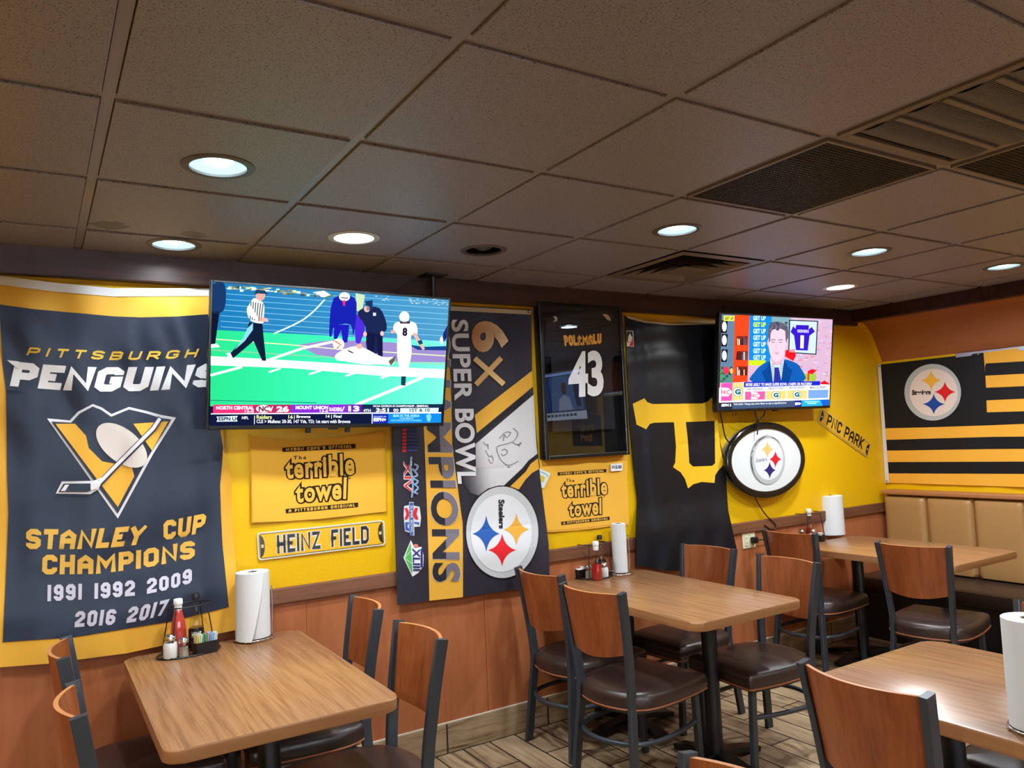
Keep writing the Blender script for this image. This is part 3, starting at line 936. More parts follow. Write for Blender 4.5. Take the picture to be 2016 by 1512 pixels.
# --- booth along the right wall
M_TANV = mat('tan_vinyl', (172, 130, 80), 0.42)
nt, N, L, b = nodes_of(M_TANV); mp = coords(nt); n1 = noise(nt, mp, 90, 4); bump(nt, n1.outputs[0], 0.18, 0.003, b)
M_CAP = mat('tan_cap', (170, 112, 70), 0.42)
t = thing('booth_bench', 'tan vinyl booth bench with channelled back and dark seat under the striped flag', 'bench', (XR, 0, 0))
bm = BM(); bx(bm, -0.06, -0.003, -3.05, -0.03, 0.02, 1.02, 0.003); mkobj('back_board', bm, M_CAP, t)
bm = BM(); bx(bm, -0.13, -0.003, -3.05, -0.03, 1.012, 1.045, 0.008); mkobj('cap', bm, M_CAP, t)
y = -0.032
for k in range(9):
    y1 = y - 0.3355
    bm = BM()
    nu, nv = 16, 26; G = [[None] * (nv + 1) for _ in range(nu + 1)]
    for i in range(nu + 1):
        for j in range(nv + 1):
            u, v = i / nu, j / nv
            e = (1 - (2 * u - 1) ** 14) ** 0.5 * (1 - (2 * v - 1) ** 30) ** 0.5
            G[i][j] = bm.verts.new((-0.062 - 0.07 * e, y + (y1 - y) * u, 0.44 + 0.57 * v))
    for i in range(nu):
        for j in range(nv): bm.faces.new((G[i][j], G[i + 1][j], G[i + 1][j + 1], G[i][j + 1]))
    mkobj('back_cushion', bm, M_TANV, t, 60); y = y1
bm = BM(); bx(bm, -0.56, -0.06, -3.05, -0.03, 0.35, 0.45, 0.025); mkobj('seat_cushion', bm, M_SEAT, t, 40)
bm = BM(); bx(bm, -0.50, -0.06, -3.05, -0.03, 0.0, 0.35, 0.003); mkobj('base', bm, mat('booth_base', (30, 24, 22), 0.5), t)

# ------------------------------------------------------------------ flags, towels and signs on the walls
K1, K2, K3, K4 = 500 / 1890, 500 / 1800, 500 / 2016, 400 / 1680
K5 = 340 / 1606; K7 = 420 / 1764; K8 = 420 / 2016
S1, S2, S3 = 360 / 2016, 360 / 1877, 336 / 1337
M_SATIN = print_mat('satin_print', 0.42, 0.24)
M_NYLON = print_mat('nylon_print', 0.55, 0.25)
M_TERRY = print_mat('terry_print', 0.9, 0.15, sheen=0.3, weave=0.4)
M_SIGN = print_mat('enamel_print', 0.3, 0.5)
M_MATTE = print_mat('matte_print', 0.8, 0.2)
NAVY, GOLD, WHITE, BLACK = (34, 40, 56), (232, 176, 66), (226, 226, 232), (20, 20, 24)

# 1 the hockey banner
def folds1(x, z):
    d = 0.010
    d += 0.009 * math.sin((x * 1.0 + z * 0.75) * 2 * PI / 0.30) * gauss(z - 1.95, 0.35)
    d += 0.016 * math.exp(-((x - 0.62 + (z - 1.9) * 0.35) / 0.05) ** 2) * min(1, max(0, (2.25 - z) * 3))
    d += 0.005 * math.sin((x * 0.5 - z) * 2 * PI / 0.42) * gauss(z - 1.1, 0.4)
    d += 0.004 * math.sin(x * 2 * PI / 0.19 + z)
    d -= 0.003 * gauss(x - 0.31, 0.006) + 0.003 * gauss(z - 1.86, 0.005) + 0.003 * gauss(z - 1.5 - (x - .3) * .1, 0.006) + 0.003 * gauss(z - 1.22, 0.005)
    return max(d, 0.001) + over_rail(z)
a = Art().crop(0, 530, K1)
ban_top = [(-70, 42), (0, 47), (400, 100), (850, 141), (1550, 141), (1665, 135)]
c2 = lambda x, y: (x * K2 / K1, (900 + y * K2 - 530) / K1)
outer = ban_top + [(1660, 1215), (1668, 1400), c2(1640, 150), c2(1640, 300), c2(1652, 520), c2(1665, 700), c2(1690, 1000), c2(1692, 1222)] \
    + [c2(1620, 1236), c2(1130, 1340), c2(900, 1390), c2(330, 1465), c2(0, 1490), c2(-60, 1493)]
a.poly(outer, GOLD, 0)
a.poly(ban_top + [(1665, 190), (1545, 198), (850, 204), (400, 166), (0, 115), (-70, 108)], (228, 228, 232), 1)
navy = [(-8, 262), (250, 297), (530, 322), (850, 351), (1050, 358), (1300, 352), (1545, 335), (1640, 322), (1640, 1200), (1660, 1330), c2(1575, 30), c2(1560, 200), c2(1566, 400), c2(1577, 620), c2(1600, 850), c2(1622, 1062),
        c2(1200, 1166), c2(900, 1215), c2(520, 1276), c2(20, 1311), c2(40, 900), c2(60, 400), c2(50, 100), (45, 900), (20, 690)]
a.poly(navy, NAVY, 1)
YEL = (222, 182, 70)
a.text('PITTSBURGH', [(212, 580), (500, 594), (840, 612), (1150, 610), (1475, 592)], [(203, 641), (480, 660), (830, 677), (1140, 674), (1466, 655)], YEL, 2, block=0.24, wide=1.75, gap=0.42, slant=0.014)
def bigpen(u, v): return (232, 232, 236)
a.text('PENGUINS', [(98, 686), (400, 716), (740, 730), (1150, 727), (1430, 711), (1650, 690)], [(88, 870), (400, 898), (740, 911), (1100, 906), (1400, 886), (1625, 868)], bigpen, 2, block=0.29, wide=1.12, gap=0.08, slant=0.02)
a.poly([(50, 676), (140, 686), (150, 745), (98, 715)], bigpen(0, 0), 3)
# emblem: gold triangle, white keyline, plain light oval and a hockey stick
a.poly([(350, 1110), (520, 1125), (580, 1060), (690, 1003), (760, 1030), (830, 1078), (960, 1025), (1090, 1055), (1200, 1085), (1310, 1104), (1140, 1375), (877, 1856)], WHITE, 2)
a.poly([(383, 1133), (530, 1142), (592, 1075), (690, 1022), (750, 1045), (828, 1098), (960, 1043), (1090, 1074), (1190, 1105), (1275, 1118), (1110, 1385), (877, 1818)], NAVY, 3)
a.poly([(412, 1150), (560, 1150), (640, 1240), (660, 1330), (760, 1430), (980, 1470), (1000, 1540), (877, 1770)], GOLD, 4)
a.poly([(992, 1150), (1252, 1132), (1130, 1350)], GOLD, 4)
a.poly(ellipse(905, 1310, 222, 122, 40, 0, math.radians(38)), (222, 214, 208), 5)
a.line([(1195, 1105), (1140, 1190), (860, 1470), (700, 1640)], 44, NAVY, 6)
a.line([(1190, 1110), (1140, 1185), (860, 1465), (700, 1630)], 26, WHITE, 7)
bl = [c2(438, 172), c2(660, 168), c2(735, 140), c2(700, 225), c2(640, 262), c2(395, 258)]
a.poly(bl, WHITE, 6)
a.poly([c2(450, 188), c2(640, 186), c2(650, 232), c2(620, 246), c2(416, 246)], NAVY, 7)
a.poly([c2(462, 196), c2(490, 195), c2(462, 240), c2(430, 240)], WHITE, 8)
a.poly([c2(640, 205), c2(700, 170), c2(690, 220), c2(645, 238)], WHITE, 8)
a.crop(0, 900, K2)
YG = (226, 180, 84)
a.text('STANLEY', [(186, 508), (560, 512), (800, 500), (1050, 478)], [(184, 652), (560, 652), (800, 640), (1000, 618)], YG, 2, block=0.27, wide=1.08, gap=0.13)
a.text('CUP', [(1158, 452), (1300, 430), (1468, 396)], [(1160, 588), (1300, 566), (1440, 532)], YG, 2, block=0.27, wide=1.05, gap=0.13)
a.text('CHAMPIONS', [(302, 692), (700, 690), (1000, 657), (1382, 588)], [(297, 832), (690, 828), (1020, 786), (1380, 715)], YG, 2, block=0.27, wide=1.08, gap=0.13)
LAV = (200, 198, 214)
a.text('1991 1992 2009', [(336, 906), (700, 892), (1000, 868), (1200, 838), (1360, 785)], [(334, 1022), (700, 1003), (1000, 978), (1200, 938), (1360, 890)], LAV, 2, block=0.23, gap=0.16, space=0.62)
a.text('2016 2017', [(536, 1094), (830, 1076), (1000, 1052), (1205, 1004)], [(528, 1206), (830, 1186), (1000, 1160), (1170, 1116)], LAV, 2, block=0.23, gap=0.16, space=0.62)
o = a.build('hockey_banner', wall_map(0.004, folds1, 0.0032), M_SATIN, None, 11, (0, 0.003, 0), True)
tag(o, 'large navy and gold hockey champions banner with white team lettering at far left', 'banner')

# 2 towels: a helper shared by both
def towel_print(a, bar1, bar2, the, t_top, t_bot, w_top, w_bot, tm):
    INK = (34, 24, 14); TG = (236, 184, 72)
    a.poly(bar1, INK, 1); a.poly(bar2, INK, 1)
    def inset(q, fx, fy):
        q = [Vector(p) for p in q]
        top = [q[0].lerp(q[1], fx).lerp(q[3].lerp(q[2], fx), fy), q[0].lerp(q[1], 1 - fx).lerp(q[3].lerp(q[2], 1 - fx), fy)]
        bot = [q[0].lerp(q[1], fx).lerp(q[3].lerp(q[2], fx), 1 - fy), q[0].lerp(q[1], 1 - fx).lerp(q[3].lerp(q[2], 1 - fx), 1 - fy)]
        return [tuple(p) for p in top], [tuple(p) for p in bot]
    tp, bt = inset(bar1, 0.05, 0.16); a.text("MYRON COPE'S OFFICIAL", tp, bt, TG, 2, block=0.24, wide=0.9, gap=0.3, space=0.7)
    tp, bt = inset(bar2, 0.04, 0.16); a.text('A PITTSBURGH ORIGINAL', tp, bt, TG, 2, block=0.24, wide=0.9, gap=0.3, space=0.7)
    a.text('The', the[0], the[1], INK, 1, off=0.018, sp=1.4)
    a.text('terrible', t_top, t_bot, INK, 1, off=0.10, sp=1.02, grow=(0.022, 0.055))
    a.text('terrible', t_top, t_bot, TG, 3, off=0.030, sp=1.12)
    a.text('towel', w_top, w_bot, INK, 1, off=0.10, sp=1.02, grow=(0.03, 0.06))
    a.text('towel', w_top, w_bot, TG, 3, off=0.030, sp=1.12)
    a.text('TM', tm[0], tm[1], INK, 1, off=0.03)
def folds2(x, z): return 0.006 + 0.003 * math.sin(x * 2 * PI / 0.33 + z * 3) + 0.004 * gauss(x - 0.84, 0.02) + 0.003 * gauss(x - 1.49, 0.02)
a = Art().crop(460, 820, K4)
a.poly([(135, 158), (250, 172), (450, 190), (650, 188), (900, 168), (1130, 138), (1248, 122), (1258, 450), (1265, 785), (1000, 815), (700, 848), (400, 868), (150, 876), (146, 500)], (240, 182, 62), 0)
towel_print(a, [(402, 258), (1008, 225), (1007, 263), (403, 293)], [(430, 765), (1030, 711), (1028, 748), (432, 800)],
            ([(495, 326), (600, 322)], [(495, 357), (600, 353)]), [(424, 352), (740, 322), (995, 297)], [(432, 518), (740, 502), (1000, 482)],
            [(508, 552), (936, 500)], [(515, 716), (930, 684)], ([(940, 506), (966, 504)], [(940, 518), (966, 516)]))
for q in ([(135, 158), (150, 876)], [(1248, 122), (1265, 785)]):
    a.line([(q[0][0] + (8 if q[0][0] < 500 else -8), q[0][1] + 6), (q[1][0] + (8 if q[0][0] < 500 else -8), q[1][1] - 6)], 5, (226, 166, 50), 1)
o = a.build('rally_towel', wall_map(0.004, folds2), M_TERRY, None, 11, (0, 0.003, 0), True)
tag(o, 'yellow terry towel with outlined black lettering hung under the big television', 'towel')
def folds3(x, z): return 0.006 + 0.003 * math.sin(x * 2 * PI / 0.28 + z * 2) + 0.006 * gauss(z - 1.40, 0.02) * (0.5 + 0.5 * math.sin(x * 30))
a = Art().crop(1040, 880, K8)
a.poly([(100, 120), (500, 100), (940, 75), (932, 300), (945, 500), (952, 735), (790, 749), (450, 790), (166, 806), (140, 520)], (240, 182, 62), 0)
towel_print(a, [(278, 240), (738, 208), (738, 240), (279, 270)], [(312, 707), (770, 658), (770, 690), (313, 738)],
            ([(358, 300), (435, 303)], [(358, 328), (435, 330)]), [(310, 330), (530, 305), (742, 292)], [(318, 482), (530, 470), (748, 448)],
            [(380, 518), (690, 480)], [(388, 664), (692, 636)], ([(708, 467), (724, 466)], [(708, 474), (724, 473)]))
a.line([(168, 790), (450, 774), (790, 733), (948, 722)], 5, (222, 160, 48), 1)
o = a.build('rally_towel', wall_map(0.004, folds3), M_TERRY, None, 11, (0, 0.003, 0), True)
tag(o, 'yellow terry towel with white price sticker hung under the framed jersey', 'towel')
a = Art().crop(1040, 880, K8)
a.poly([(780, 160), (888, 152), (890, 222), (782, 230)], (236, 240, 244), 0)
a.text('$15.00', [(790, 178), (882, 170)], [(792, 214), (884, 206)], (34, 52, 92), 1, off=0.03)
tag(a.build('price_sticker', wall_map(0.022), M_MATTE, None, None, (0, 0.001, 0)), 'small white sticker with the price in blue on the yellow towel', 'sticker')
a = Art().crop(1040, 880, K8)
a.poly([(105, 202), (212, 250), (150, 388), (126, 386)], (214, 226, 228), 0)
a.poly([(118, 262), (160, 285), (140, 335), (122, 325)], (214, 186, 60), 1); a.line([(116, 232), (160, 250), (190, 275)], 6, (120, 170, 190), 1)
tag(a.build('hang_tag', wall_map(0.021), M_MATTE, None, None, (0, 0.001, 0)), 'tilted pale paper tag pinned at left edge of the priced towel', 'tag')

# 3 street-name sign under the first towel
def sign_plate(a, corners, r, col_rim, col_face, line_col):
    q = [Vector(p) for p in corners]
    def P(u, v): return tuple(q[0].lerp(q[1], u).lerp(q[3].lerp(q[2], u), v))
    asp = (q[1] - q[0]).length / (q[3] - q[0]).length
    def rr(m, rad): return [P(x / asp, y) for x, y in rrect(m, asp - m, m, 1 - m, rad, 5)]
    a.poly(rr(0, r), col_rim, 0); a.poly(rr(0.055, r * .8), line_col, 1); a.poly(rr(0.078, r * .7), col_face, 2)
    return P, asp
a = Art().crop(460, 820, K4)
P, asp = sign_plate(a, [(192, 962), (1247, 855), (1258, 1062), (205, 1192)], 0.12, (222, 216, 196), (238, 184, 40), (40, 30, 20))
for s in (0, 1):
    pts = []
    for k in range(13):
        t = -PI / 2 + PI * k / 12
        x = 0.02 + 0.036 * math.cos(t); y = 0.5 + 0.40 * math.sin(t)
        pts.append(P(x if s == 0 else 1 - x, y))
    a.poly(pts, (18, 16, 14), 3)
    for (dx, dy, c) in ((0.0, 0.0, (210, 200, 170)), ):
        a.poly([P((0.038 if s == 0 else 0.962) + x, 0.5 + y) for x, y in ((-.01, -.06), (.01, -.06), (.01, .06), (-.01, .06))], c, 4)
for txt, tl, tr, bl_, br_ in (('HEINZ', (357, 982), (716, 946), (362, 1134), (718, 1092)), ('FIELD', (806, 936), (1116, 902), (809, 1080), (1119, 1048))):
    a.text(txt, [(tl[0] - 5, tl[1] - 5), (tr[0] + 5, tr[1] - 5)], [(bl_[0] - 5, bl_[1] + 5), (br_[0] + 5, br_[1] + 5)], (230, 226, 216), 3, block=0.30, gap=0.06, space=0.5)
    a.text(txt, [tl, tr], [bl_, br_], (16, 18, 24), 4, block=0.2, gap=0.16, space=0.5)
o = a.build('street_sign', wall_map(0.008, None, 0.0006), M_SIGN, None, None, (0, 0.006, 0))
tag(o, 'yellow metal street sign reading HEINZ FIELD with white rim', 'sign')

# 4 six-times champions flag, printed sideways
def folds4(x, z):
    return over_rail(z) + max(0.001, 0.008 + 0.004 * math.sin(x * 2 * PI / 0.31 + 1.0) + 0.003 * math.sin((z + x * .3) * 2 * PI / 0.5) + 0.004 * gauss(x - 2.42, 0.04) - 0.002 * gauss(z - 1.10, .005) - 0.002 * gauss(z - 1.42, .005))
PUR = (42, 38, 48)
a = Art().crop(760, 880, K5)
u5 = lambda x, y: (x, y - 300 / K5)      # points read in the crop 300 px higher
outer = [u5(40, 90), u5(620, 100), u5(1352, 140), u5(1357, 690), u5(1366, 900), u5(1410, 1415), (1412, 30), (1450, 400), (1512, 900), (1520, 1160), (1518, 1290), (1200, 1326), (715, 1396), (400, 1431), (106, 1468), (88, 950), (72, 500), (60, 0)]
a.poly(outer, PUR, 0)
a.poly([u5(40, 90), u5(620, 108), u5(1352, 148), u5(1344, 186), u5(620, 150), u5(40, 132)], (226, 226, 226), 1)
a.poly(ellipse(*u5(1324, 160), 12, 15, 14), (70, 40, 40), 2); a.poly(ellipse(*u5(1324, 160), 6, 8, 10), (220, 220, 220), 3)
GB = (228, 172, 62)
a.poly([u5(300, 300), u5(574, 420), u5(600, 800), u5(615, 1200), u5(620, 1417), (620, 0), (665, 350), (712, 680), (715, 900), (716, 1396), (403, 1430), (392, 900), (375, 400), (360, 0), u5(350, 1240)], GB, 1)
a.line([u5(615, 1050), u5(622, 1417), (668, 350), (716, 700)], 7, (24, 20, 24), 2)
def two(u, v): return (34, 31, 38) if v < 0.52 else (118, 112, 126)
a.text('CHAMPIONS', [u5(592, 300), u5(610, 1240), (625, 64), (655, 380), (672, 560), (684, 800), (692, 1256)], [u5(345, 300), u5(380, 1240), (388, 64), (412, 380), (416, 600), (428, 900), (432, 1256)], (232, 222, 196), 2, off=0.035, sp=1.05, grow=(0.003, 0.02))
a.text('CHAMPIONS', [u5(592, 300), u5(610, 1240), (625, 64), (655, 380), (672, 560), (684, 800), (692, 1256)], [u5(345, 300), u5(380, 1240), (388, 64), (412, 380), (416, 600), (428, 900), (432, 1256)], (34, 31, 38), 3, off=0.035, sp=1.08)
a.text('CHAMPIONS', [u5(592, 300), u5(610, 1240), (625, 64), (655, 380), (672, 560), (684, 800), (692, 1256)], [u5(345, 300), u5(380, 1240), (388, 64), (412, 380), (416, 600), (428, 900), (432, 1256)], (118, 112, 126), 4, off=0.035, sp=1.08, vmin=0.5)
# diagonal bands and the pale field
a.poly([u5(1358, 708), u5(1366, 856), u5(844, 1288), u5(826, 1120)], GB, 1)
def fade(px, py):
    t = min(1, max(0, ((px - 896) + 0.5 * (850 - py) * 0.0) / 75.0 + (930 - py) / 300.0))
    t = t * t * (3 - 2 * t)
    return tuple(int(PUR[i] * (1 - t) + (212, 212, 216)[i] * t) for i in range(3))
a.poly([u5(1372, 930), u5(1400, 1417), (1408, 62), (1325, 125), (1270, 195), (1095, 360), (950, 385), (860, 450), (790, 430), (720, 340), (700, 200), (836, 180), (834, 0), u5(832, 1390)], fade, 1)
a.poly([u5(1366, 870), u5(1372, 920), u5(834, 1350), u5(834, 1310)], (26, 23, 28), 2)
a.poly([(1408, 62), (1325, 125), (1270, 195), (1095, 360), (1150, 372), (1300, 228), (1342, 160), (1413, 104)], (26, 23, 28), 2)
a.poly([(1413, 104), (1342, 160), (1300, 228), (1150, 372), (1235, 395), (1300, 300), (1360, 240), (1424, 205)], GB, 2)
W2 = (222, 222, 228)
a.text('SUPER', [u5(762, 232), u5(790, 640), u5(804, 985)], [u5(604, 232), u5(618, 600), u5(636, 985)], W2, 3, off=0.03, sp=1.05)
a.text('BOWL', [u5(816, 1062), u5(830, 1400), (836, 130), (842, 342)], [u5(638, 1062), u5(642, 1417), (648, 130), (668, 342)], W2, 3, off=0.03, sp=1.02)
def bronze(u, v): return (196, 140, 90) if v < 0.35 else ((206, 160, 112) if v < 0.62 else (222, 196, 158))
a.text('6', [u5(1148, 240), u5(1140, 540)], [u5(790, 240), u5(795, 540)], (26, 20, 22), 2, off=0.06, grow=(0.03, 0.03))
def bz(px, py): 
    t = min(1, max(0, (px - 930) / 72.0)); return (int(190 + 40 * t), int(132 + 74 * t), int(84 + 88 * t))
n_ = len(a.items)
a.text('6', [u5(1145, 245), u5(1136, 536)], [u5(794, 245), u5(798, 536)], (200, 150, 100), 3, off=0.045)
a.items[n_:] = [(p_, h_, bz, lv_, t_) for p_, h_, c_, lv_, t_ in a.items[n_:]]
a.items[-1:] = a.items[-1:]
a.line([u5(818, 590), u5(1092, 835)], 62, (24, 20, 22), 2); a.line([u5(1078, 590), u5(830, 838)], 62, (24, 20, 22), 2)
a.line([u5(824, 592), u5(1096, 834)], 48, (222, 184, 128), 4); a.line([u5(1072, 588), u5(836, 838)], 48, (214, 168, 110), 3)
INK2 = (92, 92, 102)
for pts in ([u5(1050, 1340), u5(1110, 1280), u5(1160, 1285), u5(1120, 1330), u5(1100, 1300), u5(1090, 1360)], [u5(1180, 1375), u5(1220, 1395), u5(1260, 1375), u5(1230, 1410), u5(1240, 1385)],
            [u5(1180, 1240), u5(1225, 1290), u5(1190, 1360), u5(1110, 1390), u5(1040, 1410), (1030, 30), (1070, 120), (1140, 170), (1230, 130)], [(1075, 30), (1110, 20), (1130, 50), (1090, 80), (1070, 60)],
            [u5(905, 1370), u5(930, 1400), u5(945, 1390), (950, 20)], [(925, 30), (960, 90), (985, 80), (1000, 130)], [(950, 110), (975, 150), (990, 140)]):
    a.line(pts, 5, INK2, 3, 4)
# round emblem turned on its side
a.poly(ellipse(1083, 793, 345, 436, 56), (24, 20, 24), 3)
a.poly(ellipse(1081, 793, 336, 426, 56), (196, 200, 204), 4)
a.poly(ellipse(1072, 800, 284, 362, 56), (222, 226, 232), 5)
for (x, y, rx, ry, c) in ((932, 806, 126, 166, (40, 92, 176)), (1080, 958, 130, 152, (222, 34, 44)), (1212, 766, 118, 148, (230, 172, 60))):
    a.poly(astroid(x, y, rx, ry, 8, 0.36), c, 6)
a.text('Steelers', [(1102, 488), (1100, 762)], [(1044, 490), (1050, 760)], (24, 22, 26), 6, off=0.045)
# column of game emblems
RED, BLU, LBL, GRN = (214, 44, 52), (52, 92, 176), (150, 190, 226), (84, 176, 84)
for k in range(7):
    y = u5(0, 1250 + k * 32)[1]
    a.rect(152, y, 190, y + 22, RED, 2); a.rect(200, y, 288, y + 14, (46, 66, 140), 2)
a.text('XIV', [(238, 130), (238, 420)], [(164, 135), (168, 415)], (232, 226, 232), 2, off=0.05, grow=(0.02, 0.05)); a.text('XIV', [(236, 132), (236, 418)], [(168, 137), (172, 412)], RED, 3, off=0.0)
for pts in ([(236, 90), (228, 200), (250, 330), (240, 470)], [(262, 160), (296, 180), (270, 220), (240, 200), (292, 260), (252, 280)], [(240, 290), (296, 320), (262, 350), (238, 330), (298, 380), (262, 420), (296, 436)]):
    a.line(pts, 15, (226, 234, 244), 4, 4); a.line(pts, 8, (84, 150, 214), 5, 4)
a.poly([(168, 550), (214, 540), (214, 512), (256, 512), (258, 545), (312, 556), (326, 660), (316, 740), (262, 744), (262, 826), (226, 826), (224, 800), (176, 782), (164, 640)], (216, 222, 232), 2)
a.poly([(172, 570), (196, 565), (214, 605), (214, 640), (196, 676), (172, 672), (190, 622)], RED, 3); a.poly([(298, 566), (270, 566), (252, 605), (254, 640), (276, 676), (302, 672), (284, 622)], RED, 3)
a.poly([(176, 700), (214, 700), (214, 716), (200, 718), (202, 752), (214, 756), (214, 782), (180, 772)], BLU, 3); a.poly([(262, 696), (308, 700), (308, 722), (294, 724), (290, 712), (262, 714)], BLU, 3)
a.rect(218, 518, 254, 820, (66, 100, 170), 4); a.text('SUPER BOWL', [(248, 545), (250, 800)], [(226, 545), (228, 800)], (226, 230, 238), 5, off=0.02)
a.poly([(230, 866), (262, 930), (330, 930), (350, 1010), (346, 1110), (300, 1170), (245, 1206), (162, 1030)], (226, 230, 236), 2)
a.poly([(230, 884), (238, 1020), (244, 1180), (172, 1030)], GRN, 3); a.line([(172, 1030), (244, 1090)], 4, (230, 240, 230), 4); a.line([(172, 1030), (240, 960)], 4, (230, 240, 230), 4)
a.text('XLIII', [(316, 945), (318, 1150)], [(246, 940), (252, 1150)], (44, 48, 120), 4, off=0.02); a.rect(322, 945, 342, 1120, (44, 48, 120), 3); a.poly(ellipse(278, 918, 22, 16, 16), (226, 120, 100), 4)
o = a.build('champions_flag', wall_map(0.004, folds4, 0.0016), M_NYLON, None, 11, (0, 0.003, 0), True)
tag(o, 'dark vertical flag with sideways 6X SUPER BOWL CHAMPIONS lettering and round emblem', 'flag')

# 5 black flag with the gold letter, draped
def folds5(x, z):
    w = 0.012 + 0.010 * math.exp(-((x - 3.22 - (2.2 - z) * 0.03) / 0.035) ** 2) + 0.006 * math.exp(-((x - 3.33) / 0.03) ** 2) * gauss(z - 1.0, 0.5)
    w += 0.010 * math.exp(-((x - 3.86) / 0.05) ** 2) + 0.004 * math.sin(x * 2 * PI / 0.27)
    w += 0.008 * math.sin((z - 2.2 + ((x - 3.5) ** 2) * 0.35) * 2 * PI / 0.2) * gauss(z - 2.12, 0.14)
    w += 0.010 * gauss(z - 0.82, 0.1) * math.sin(x * 2 * PI / 0.22)
    for zc in (1.90, 1.49, 1.13): w -= 0.003 * gauss(z - zc - (x - 3.5) * 0.02, 0.006)
    return max(w, 0.002) + over_rail(z)
FB = (22, 22, 28)
a = Art().crop(1040, 570, K7)
c8 = lambda x, y: (x * K8 / K7, (880 + y * K8 - 570) / K7)
outer = [(800, 215), (830, 240), (960, 275), (1180, 295), (1400, 290), (1580, 288), (1580, 600), (1560, 1000), (1575, 1180), (1600, 1330), c8(1865, 150), c8(1875, 400), c8(1890, 600), c8(1930, 780), c8(1978, 1000), c8(1950, 1025), c8(1600, 1130), c8(1400, 1172), c8(1240, 1160), c8(1120, 1130), c8(1018, 1128), c8(1020, 760), c8(1030, 500), c8(1005, 300), (838, 1100), (815, 600)]
a.poly(outer, FB, 0)
a.poly([(800, 215), (830, 240), (960, 275), (1180, 295), (1400, 290), (1580, 288), (1580, 280), (1400, 279), (1180, 282), (960, 258), (840, 222)], (210, 206, 196), 1)
PG = (238, 190, 44)
a.poly([(865, 945), (960, 899), (985, 932), (1030, 947), (1440, 942), (1485, 925), (1515, 893), (1553, 905), (1562, 1000), (1572, 1150), (1590, 1310), (1606, 1390)] +
       [c8(1862, 150), c8(1790, 230), c8(1766, 270), c8(1760, 340), c8(1640, 330), c8(1560, 352), c8(1510, 392), c8(1480, 300), c8(1440, 240), c8(1368, 190), c8(1392, 140)] +
       [(1215, 1420), (1222, 1300), (1205, 1097), (1040, 1101), (1005, 1112), (975, 1156), (895, 1116)], PG, 1,
       holes=[[(1303, 1096), (1320, 1250), (1332, 1435), (1362, 1464), (1520, 1458), (1545, 1436), (1543, 1250), (1540, 1086)]])
a.poly([(808, 340), (868, 342), (874, 474), (815, 470)], (226, 224, 228), 1); a.poly([(812, 346), (862, 348), (866, 405), (846, 440), (815, 430)], (24, 26, 48), 2); a.poly([(848, 440), (868, 408), (870, 468), (836, 468)], (206, 40, 46), 2)
a.poly([(828, 385), (842, 362), (850, 382), (862, 395), (852, 430), (838, 440), (822, 425)], (232, 232, 234), 3)
o = a.build('baseball_flag', wall_map(0.004, folds5, 0.0018), M_SATIN, None, 9, (0, 0.003, 0), True)
tag(o, 'black draped flag with a large gold letter P between framed jersey and smaller television', 'flag')

# 6 striped flag on the right wall over the booth
def folds6(y, z): return 0.010 + 0.004 * math.sin(y * 2 * PI / 0.36 + 0.5) * gauss(z - 1.3, 0.5) + 0.003 * math.sin((y + z) * 2 * PI / 0.5) - 0.002 * gauss(y + 0.82, 0.006)
a = Art().crop(1680, 580, S3)
FK = (22, 22, 26); FG = (236, 172, 60)
RX = 1960
def ext(pts):   # carry a line of points on beyond the picture edge along its last slope
    (x0, y0), (x1, y1) = pts[-2:]
    return pts + [(RX, y1 + (y1 - y0) / (x1 - x0) * (RX - x1))]
top = ext([(190, 548), (215, 548), (1020, 455), (1337, 412)])
bot = ext([(250, 1474), (280, 1474), (700, 1488), (1337, 1508)])
a.poly(top + bot[::-1], FG, 0)
a.poly([(190, 548), (214, 548), (282, 1474), (250, 1474)], (214, 210, 204), 2)
a.poly([(214, 548), (1020, 455), (1035, 650), (1050, 1024), (560, 1040), (248, 1047)], FK, 1)
for up, lo in (([(1030, 540), (1337, 522)], [(1033, 635), (1337, 619)]), ([(1038, 730), (1337, 717)], [(1043, 828), (1337, 815)]), ([(1046, 922), (1337, 914)], [(1050, 1024), (1337, 1012)]),
               ([(256, 1138), (1060, 1115), (1337, 1112)], [(263, 1222), (1060, 1210), (1337, 1208)]), ([(270, 1312), (1337, 1308)], [(277, 1400), (1337, 1404)])):
    a.poly(ext(up) + ext(lo)[::-1], FK, 1)
a.poly(ellipse(622, 765, 222, 222, 48), (176, 180, 180), 2); a.poly(ellipse(630, 767, 188, 186, 48), (224, 206, 198), 3)
for (x, y, rx, ry, c) in ((610, 672, 82, 80, (234, 176, 60)), (718, 762, 84, 80, (214, 32, 36)), (630, 858, 88, 80, (28, 70, 150))): a.poly(astroid(x, y, rx, ry, 8, 0.36), c, 4)
a.text('Steelers', [(459, 748), (606, 744)], [(459, 788), (606, 782)], (26, 22, 24), 4, off=0.05)
for q in ((201, 560), (262, 1460), (978, 464)): a.poly(ellipse(q[0], q[1], 8, 8, 12), (150, 146, 140), 5)
o = a.build('striped_flag', right_map(0.004, folds6), M_NYLON, None, 14, (0.003, 0, 0), True)
tag(o, 'black and gold striped team flag with round emblem above the booth', 'flag')

